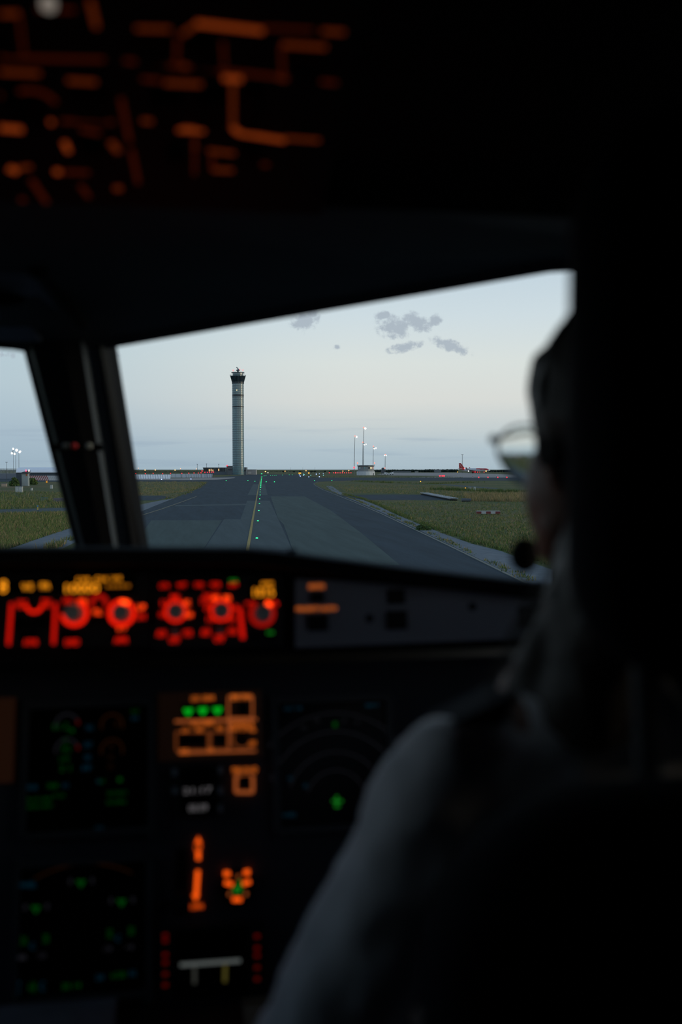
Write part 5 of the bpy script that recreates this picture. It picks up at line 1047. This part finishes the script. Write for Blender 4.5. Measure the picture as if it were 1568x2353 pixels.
for x, m, lb in ((151, mat('ball_dim', (.10, .10, .09), .5), 'pale ball'), (171, mat('ball_red', (.75, .02, .02), .5), 'red ball'), (205, mat('ball_white', (.4, .4, .34), .5), 'white ball')):
    mb = MB(); mb.ball(cp(x, 1025, 1.765), .0055); o = mk('ball', mb, m, t, smooth=True); o['label'] = lb
# ------------------------------------------------------------------ pilot seat
def rslab(mb, c, hw, hh, th, rad, tilt=0.0, n=8):
    P = []
    for cx, cz, a0 in ((1, 1, 0), (-1, 1, 90), (-1, -1, 180), (1, -1, 270)):
        for i in range(n + 1):
            a = math.radians(a0 + 90 * i / n); P.append((cx * (hw - rad) + rad * math.cos(a), cz * (hh - rad) + rad * math.sin(a)))
    M = Matrix.Rotation(tilt, 3, 'X')
    rows = []
    for dy, s in ((-th / 2, .90), (-th / 2 + .012, .97), (-th / 2 + .03, 1), (th / 2 - .03, 1), (th / 2 - .012, .97), (th / 2, .90)):
        rows.append([V(c) + M @ V((x * s, dy, z * s)) for x, z in P])
    k = len(mb.v); mb.loft(rows, True); m = len(P); mb.f += [[k + i for i in range(m)][::-1], [k + 5 * m + i for i in range(m)]]; mb.m += [0, 0]
PX = .374
seat = thing('pilot_seat', 'dark navy pilot seat with tall rounded headrest at the right', 'seat', W(PX, .7, -1.25))
mb = MB(); rslab(mb, W(PX+.012, .60, .045), .137, .182, .085, .075); mk('headrest', mb, fabric_navy, seat, smooth=True)
mb = MB(); rslab(mb, W(PX, .575, -.56), .235, .375, .10, .10, math.radians(6)); mk('backrest', mb, fabric_navy, seat, smooth=True)
mb = MB(); rslab(mb, W(PX, .84, -.90), .235, .26, .12, .08, math.radians(90)); mk('seat_cushion', mb, fabric_navy, seat, smooth=True)
mb = MB(); mb.box(W(PX, .8, -1.1), (.3, .4, .3)); mk('seat_base', mb, deck_dark, seat)
for s in (-1, 1):
    mb = MB(); mb.tube(W(PX + s * .08, .60, -.12), W(PX + s * .08, .585, -.25), .008); mk('headrest_post', mb, steel_d, seat)
    mb = MB(); rslab(mb, W(PX + s * .275, .76, -.60), .03, .16, .05, .025, math.radians(90)); o = mk('armrest', mb, fabric_navy, seat, smooth=True)
# ------------------------------------------------------------------ pilot
skin = mat('skin', (.30, .15, .11), .5); shirt_m = mat('shirt_white', (.84, .82, .85), .85, spec=.2); shirt_m.node_tree.nodes['Principled BSDF'].inputs['Sheen Weight'].default_value = 1.0; shirt_m.node_tree.nodes['Principled BSDF'].inputs['Sheen Roughness'].default_value = .4; trouser_m = mat('trouser_dark', (.006, .007, .012), .9)
hair_m = mat('hair_brown', (.055, .038, .028), .55, noise=.4, nscale=90)
pilot = thing('person', 'person in a white pilot shirt with glasses and headset seated at the right', 'person', W(PX, .80, -.85))
HX, HY, HZ = PX + .002, .815, .02
HT = math.radians(5); HCs, HSn = math.cos(HT), math.sin(HT)
def Hd(x, y, z): return W(HX + x * HCs - y * HSn, HY + x * HSn + y * HCs, HZ + z)
b = MB()
b.ball(Hd(0, -.012, .032), 1, 24, 16, (.068, .088, .084)); b.ball(Hd(0, .03, -.04), 1, 20, 14, (.070, .074, .078)); b.ball(Hd(0, .058, -.095), 1, 14, 10, (.037, .036, .026))      # cranium, face, chin
b.ball(Hd(-.032, .060, -.035), 1, 12, 8, (.022, .024, .026)); b.ball(Hd(.032, .060, -.035), 1, 12, 8, (.022, .024, .026)); b.ball(Hd(0, .084, .026), 1, 14, 8, (.036, .014, .012))  # cheekbones, brow
b.cap(Hd(0, .098, .012), Hd(0, .118, -.028), .009, .014); b.ball(Hd(-.012, .108, -.03), .009); b.ball(Hd(.012, .108, -.03), .009)                                     # nose
b.ball(Hd(0, .096, -.060), 1, 12, 8, (.024, .012, .006)); b.ball(Hd(0, .094, -.071), 1, 12, 8, (.021, .012, .007))                                                      # lips
for s in (-1, 1):
    b.ball(Hd(s * .070, -.014, -.005), 1, 12, 10, (.009, .019, .031), Matrix.Rotation(s * .25, 3, 'Z')); b.cap(Hd(s * .048, .015, -.07), Hd(s * .036, .045, -.09), .02, .02)   # ear, jaw
b.cap(W(HX, .795, -.09), W(PX, .785, -.22), .051, .055)                                                                                                                   # neck
b.ball(W(PX, .79, -.36), 1, 24, 16, (.165, .105, .16)); b.ball(W(PX, .79, -.58), 1, 24, 16, (.14, .10, .2)); b.ball(W(PX, .78, -.80), 1, 24, 14, (.17, .12, .11)); b.cap(W(PX - .14, .79, -.255), W(PX + .14, .79, -.255), .052, .052); b.cap(W(PX - .07, .785, -.21), W(PX + .07, .785, -.21), .055, .055)
def arm(mb, s, skin_only=False, g=0.0):
    S = W(PX + s * .160, .79, -.280); E = W(PX + s * (.270 if s < 0 else .25), .86, -.535); R_ = W(PX + s * .15 if s < 0 else PX + .24, 1.08, -.60)
    mb.cap(S, E, .052 + g, .041 + g)
    if skin_only is False: mb.cap(E, R_, .040, .026)
    return S, E, R_
hands = []
for s in (-1, 1):
    S, E, R_ = arm(b, s); d = (R_ - E).normalized(); side = V((1, 0, 0)) * (1 if s < 0 else -1); palm = R_ + d * .055
    b.cap(R_ + d * .02 - side * .022, palm + d * .02 - side * .026, .014, .013); b.cap(R_ + d * .02 + side * .016, palm + d * .02 + side * .024, .014, .012); b.cap(R_ + d * .01, palm + d * .02, .016, .013)
    for i, (o, l) in enumerate(((.030, .062), (.010, .070), (-.010, .066), (-.029, .052))):
        k0 = palm + d * .025 + side * o; k1 = k0 + d * l * .45 + V((0, 0, -.008)); k2 = k1 + d * l * .3 + V((0, 0, -.018)); k3 = k2 + d * l * .12 + V((0, 0, -.016))
        b.cap(k0, k1, .0092, .0085); b.cap(k1, k2, .0085, .0078); b.cap(k2, k3, .0078, .007)
    th0 = R_ + d * .03 + side * .028; th1 = th0 + d * .03 + side * .026 + V((0, 0, -.01)); th2 = th1 + d * .028 + side * .004 + V((0, 0, -.012)); b.cap(th0, th1, .012, .0105); b.cap(th1, th2, .0105, .0085)
for s in (-1, 1): Hp, Kn, An = W(PX + s * .09, .80, -.83), W(PX + s * .13, 1.22, -.76), W(PX + s * .12, 1.32, -1.17); b.cap(Hp, Kn, .082, .056); b.cap(Kn, An, .053, .036); b.cap(An, An + V((0, .16, -.03)), .035, .03)
blob('body', b, .0055, skin, pilot, 8)
# clothing
s_ = MB(); s_.ball(W(PX, .79, -.36), 1, 24, 16, (.178, .118, .165)); s_.ball(W(PX, .79, -.58), 1, 24, 16, (.158, .115, .215)); s_.cap(W(PX - .142, .79, -.258), W(PX + .142, .79, -.258), .062, .062); s_.cap(W(PX - .06, .785, -.215), W(PX + .06, .785, -.215), .062, .062)
for s in (-1, 1): arm(s_, s, True, .012)
shirt = blob('shirt', s_, .008, shirt_m, pilot, 6, None, (.022, .075))
mb = MB(); n = 28; rows = []
for r_, z in ((.058, -.19), (.061, -.158), (.065, -.156), (.076, -.205)): rows.append([W(PX + r_ * math.cos(2 * math.pi * i / n), .787 + r_ * 1.02 * math.sin(2 * math.pi * i / n), z + .012 * math.sin(2 * math.pi * i / n) * -1) for i in range(n)])
mb.loft(rows + rows[:1], True); mk('collar', mb, shirt_m, shirt, smooth=True)
for s in (-1, 1):
    mb = MB(); a = W(PX + s * .085, .785, -.184); e = W(PX + s * .165, .79, -.222); X_ = (e - a).normalized(); Y_ = V((0, 1, 0)); mb.obox((a + e) / 2 + V((0, 0, .012)), X_ * .048, Y_ * .026, X_.cross(Y_).normalized() * .004); o = bevel(mk('epaulette', mb, trouser_m, shirt), .002); o['label'] = 'dark shoulder epaulette'
s_ = MB()
for s in (-1, 1): s_.cap(W(PX + s * .09, .80, -.83), W(PX + s * .13, 1.22, -.76), .092, .066); s_.cap(W(PX + s * .13, 1.22, -.76), W(PX + s * .12, 1.32, -1.14), .063, .052)
s_.ball(W(PX, .78, -.82), 1, 20, 12, (.18, .13, .12)); blob('trousers', s_, .01, trouser_m, pilot, 6)
# hair: cap, fall behind the ear and a lock over the left shoulder
h = MB(); h.ball(Hd(0, -.020, .036), 1, 24, 16, (.084, .095, .098)); h.ball(Hd(-.006, .022, .052), 1, 20, 12, (.069, .056, .056)); h.ball(Hd(0, -.05, -.03), 1, 18, 12, (.068, .056, .09))
h.cap(Hd(-.03, -.06, -.10), W(PX - .055, .745, -.19), .05, .04); h.cap(Hd(.03, -.06, -.10), W(PX + .055, .745, -.19), .05, .04)
for sx, sy, ex, ey, ez, r1, r2 in ((-.040, -.03, -.070, .80, -.185, .026, .024), (-.035, -.045, -.10, .775, -.205, .028, .024)): h.cap(Hd(sx, sy, -.07), W(PX + ex, ey, ez), r1, r2)
h.cap(W(PX - .075, .80, -.175), W(PX - .12, .835, -.235), .026, .016)
blob('hair', h, .006, hair_m, pilot, 6, None, (.010, .03))
mb = MB(); rnd = random.Random(3)
for i in range(14):
    a = rnd.uniform(-.5, 1.0); p = Hd(-.056 + rnd.uniform(-.004, .01), rnd.uniform(-.05, .0), rnd.uniform(-.11, -.07)); q = W(PX - .085 - rnd.random() * .05, .78 + rnd.random() * .05, -.19 - rnd.random() * .03); m_ = p.lerp(q, .5) + V((-.004 - .006 * rnd.random(), 0, 0)); mb.path([p, p.lerp(m_, .5) + V((-.004, 0, 0)), m_, m_.lerp(q, .5), q], .0009, 5)
mk('loose_strands', mb, hair_m, pilot)
# glasses
gl_ = thing('glasses', 'thin rimmed aviator glasses worn by the person', 'glasses', Hd(0, .1, .03))
lens = bpy.data.materials.new('lens_glass'); lens.use_nodes = True; bs_ = lens.node_tree.nodes['Principled BSDF']; bs_.inputs['Transmission Weight'].default_value = 1; bs_.inputs['Roughness'].default_value = 0; bs_.inputs['IOR'].default_value = 1.5; bs_.inputs['Base Color'].default_value = (.93, .97, .96, 1)
rim_m = mat('rim_dark', (.03, .028, .03), .35)
prof = [(math.cos(a), math.sin(a)) for a in [2 * math.pi * i / 36 for i in range(36)]]
for s in (-1, 1):
    c = Hd(s * .043 , .106, -.002); yw = Matrix.Rotation(HT - s * .10, 3, 'Z'); O = []
    for ca, sa in prof:
        x = .031 * ca * s; z = (.024 if sa > 0 else .034) * sa
        if sa < 0: x += s * -.006 * sa * 0 + s * .004 * sa
        x *= 1.0 if sa > 0 else (1 - .28 * abs(sa)); O.append((x, z))
    front = []; back = []
    mb = MB(); RR = []
    for f in (.02, .25, .5, .75, 1.0):
        RR.append([c + yw @ V((x * f, -(x * x + z * z) * f * f * 3.0 + .0006, z * f)) for x, z in O])
    for f in (1.0, .75, .5, .25, .02):
        RR.append([c + yw @ V((x * f, -(x * x + z * z) * f * f * 6.8 - .0006, z * f)) for x, z in O])
    mb.loft(RR, True); n = len(O); mb.f += [list(range(n)), list(range(9 * n, 10 * n))]; mb.m += [0, 0]
    lo = mk('lens', mb, lens, gl_, smooth=True); lo.data.set_sharp_from_angle(angle=math.radians(40))
    rim = [c + yw @ V((x * 1.01, -(x * x + z * z) * 4.6, z * 1.01)) for x, z in O]; mb = MB(); mb.path(rim + rim[:1], .0013, 6); mk('rim', mb, rim_m, gl_)
    hg = c + yw @ V((s * .033, -.005, .010)); mb = MB(); mb.ball(hg + V((s * .003, -.004, 0)), .0045); mb.path([hg + V((s * .004, -.003, 0)), Hd(s * .078, .02, .012), Hd(s * .080, -.02, .006), Hd(s * .076, -.035, -.025)], .0019, 8); mk('temple_arm', mb, rim_m, gl_)
mb = MB(); mb.path([Hd(-.010, .104, .008), Hd(0, .108, .011), Hd(.010, .104, .008)], .0012, 6); mk('bridge', mb, rim_m, gl_)
# headset
hs = thing('headset', 'slim black headset with boom microphone worn by the person', 'headset', Hd(0, 0, .0))
hb = MB(); hb.path([Hd(.080 * math.cos(a), -.016, .030 + .104 * math.sin(a)) for a in [math.pi * i / 16 for i in range(17)]], .006, 8); mk('headband', hb, deck_black, hs)
for s in (-1, 1): mb = MB(); mb.tube(Hd(s * .066, -.020, 0), Hd(s * .079, -.020, .002), .024, .020, 20); mk('ear_pad', mb, deck_black, hs)
mic = hit(1206, 1276, W(0, .935, 0), V((0, 1, 0)))
mb = MB(); mb.path([Hd(.084, -.01, -.012), Hd(.088, .03, -.05), Hd(.070, .09, -.082), Hd(.03, .135, -.09), Hd(-.01, .135, -.086), mic + V((.008, .006, 0))], .0024, 8); mk('boom', mb, deck_black, hs)
mb = MB(); mb.ball(mic, .0155, sc3=(.95, 1.0, 1.15)); mk('microphone_foam', mb, deck_black, hs, smooth=True)

# ================================================================== CAMERA AND VIEW
cd = bpy.data.cameras.new('camera'); cam = bpy.data.objects.new('camera', cd); C.objects.link(cam); sc.camera = cam
cd.sensor_fit = 'VERTICAL'; cd.sensor_height = 36; cd.sensor_width = 24; cd.lens = 35; cd.clip_start = .02; cd.clip_end = 20000
cd.dof.use_dof = True; cd.dof.focus_distance = 600; cd.dof.aperture_fstop = 2.8
Mc = Matrix((Rt, Up, -Fw)).transposed().to_4x4(); Mc.translation = EYE; cam.matrix_world = Mc
vs = sc.view_settings; vs.view_transform = 'Standard'; vs.look = 'None'; vs.exposure = 0; vs.gamma = 1; vs.use_curve_mapping = False
sc.cycles.max_bounces = 10; sc.cycles.transparent_max_bounces = 16; sc.cycles.use_denoising = True; sc.cycles.sample_clamp_indirect = 5
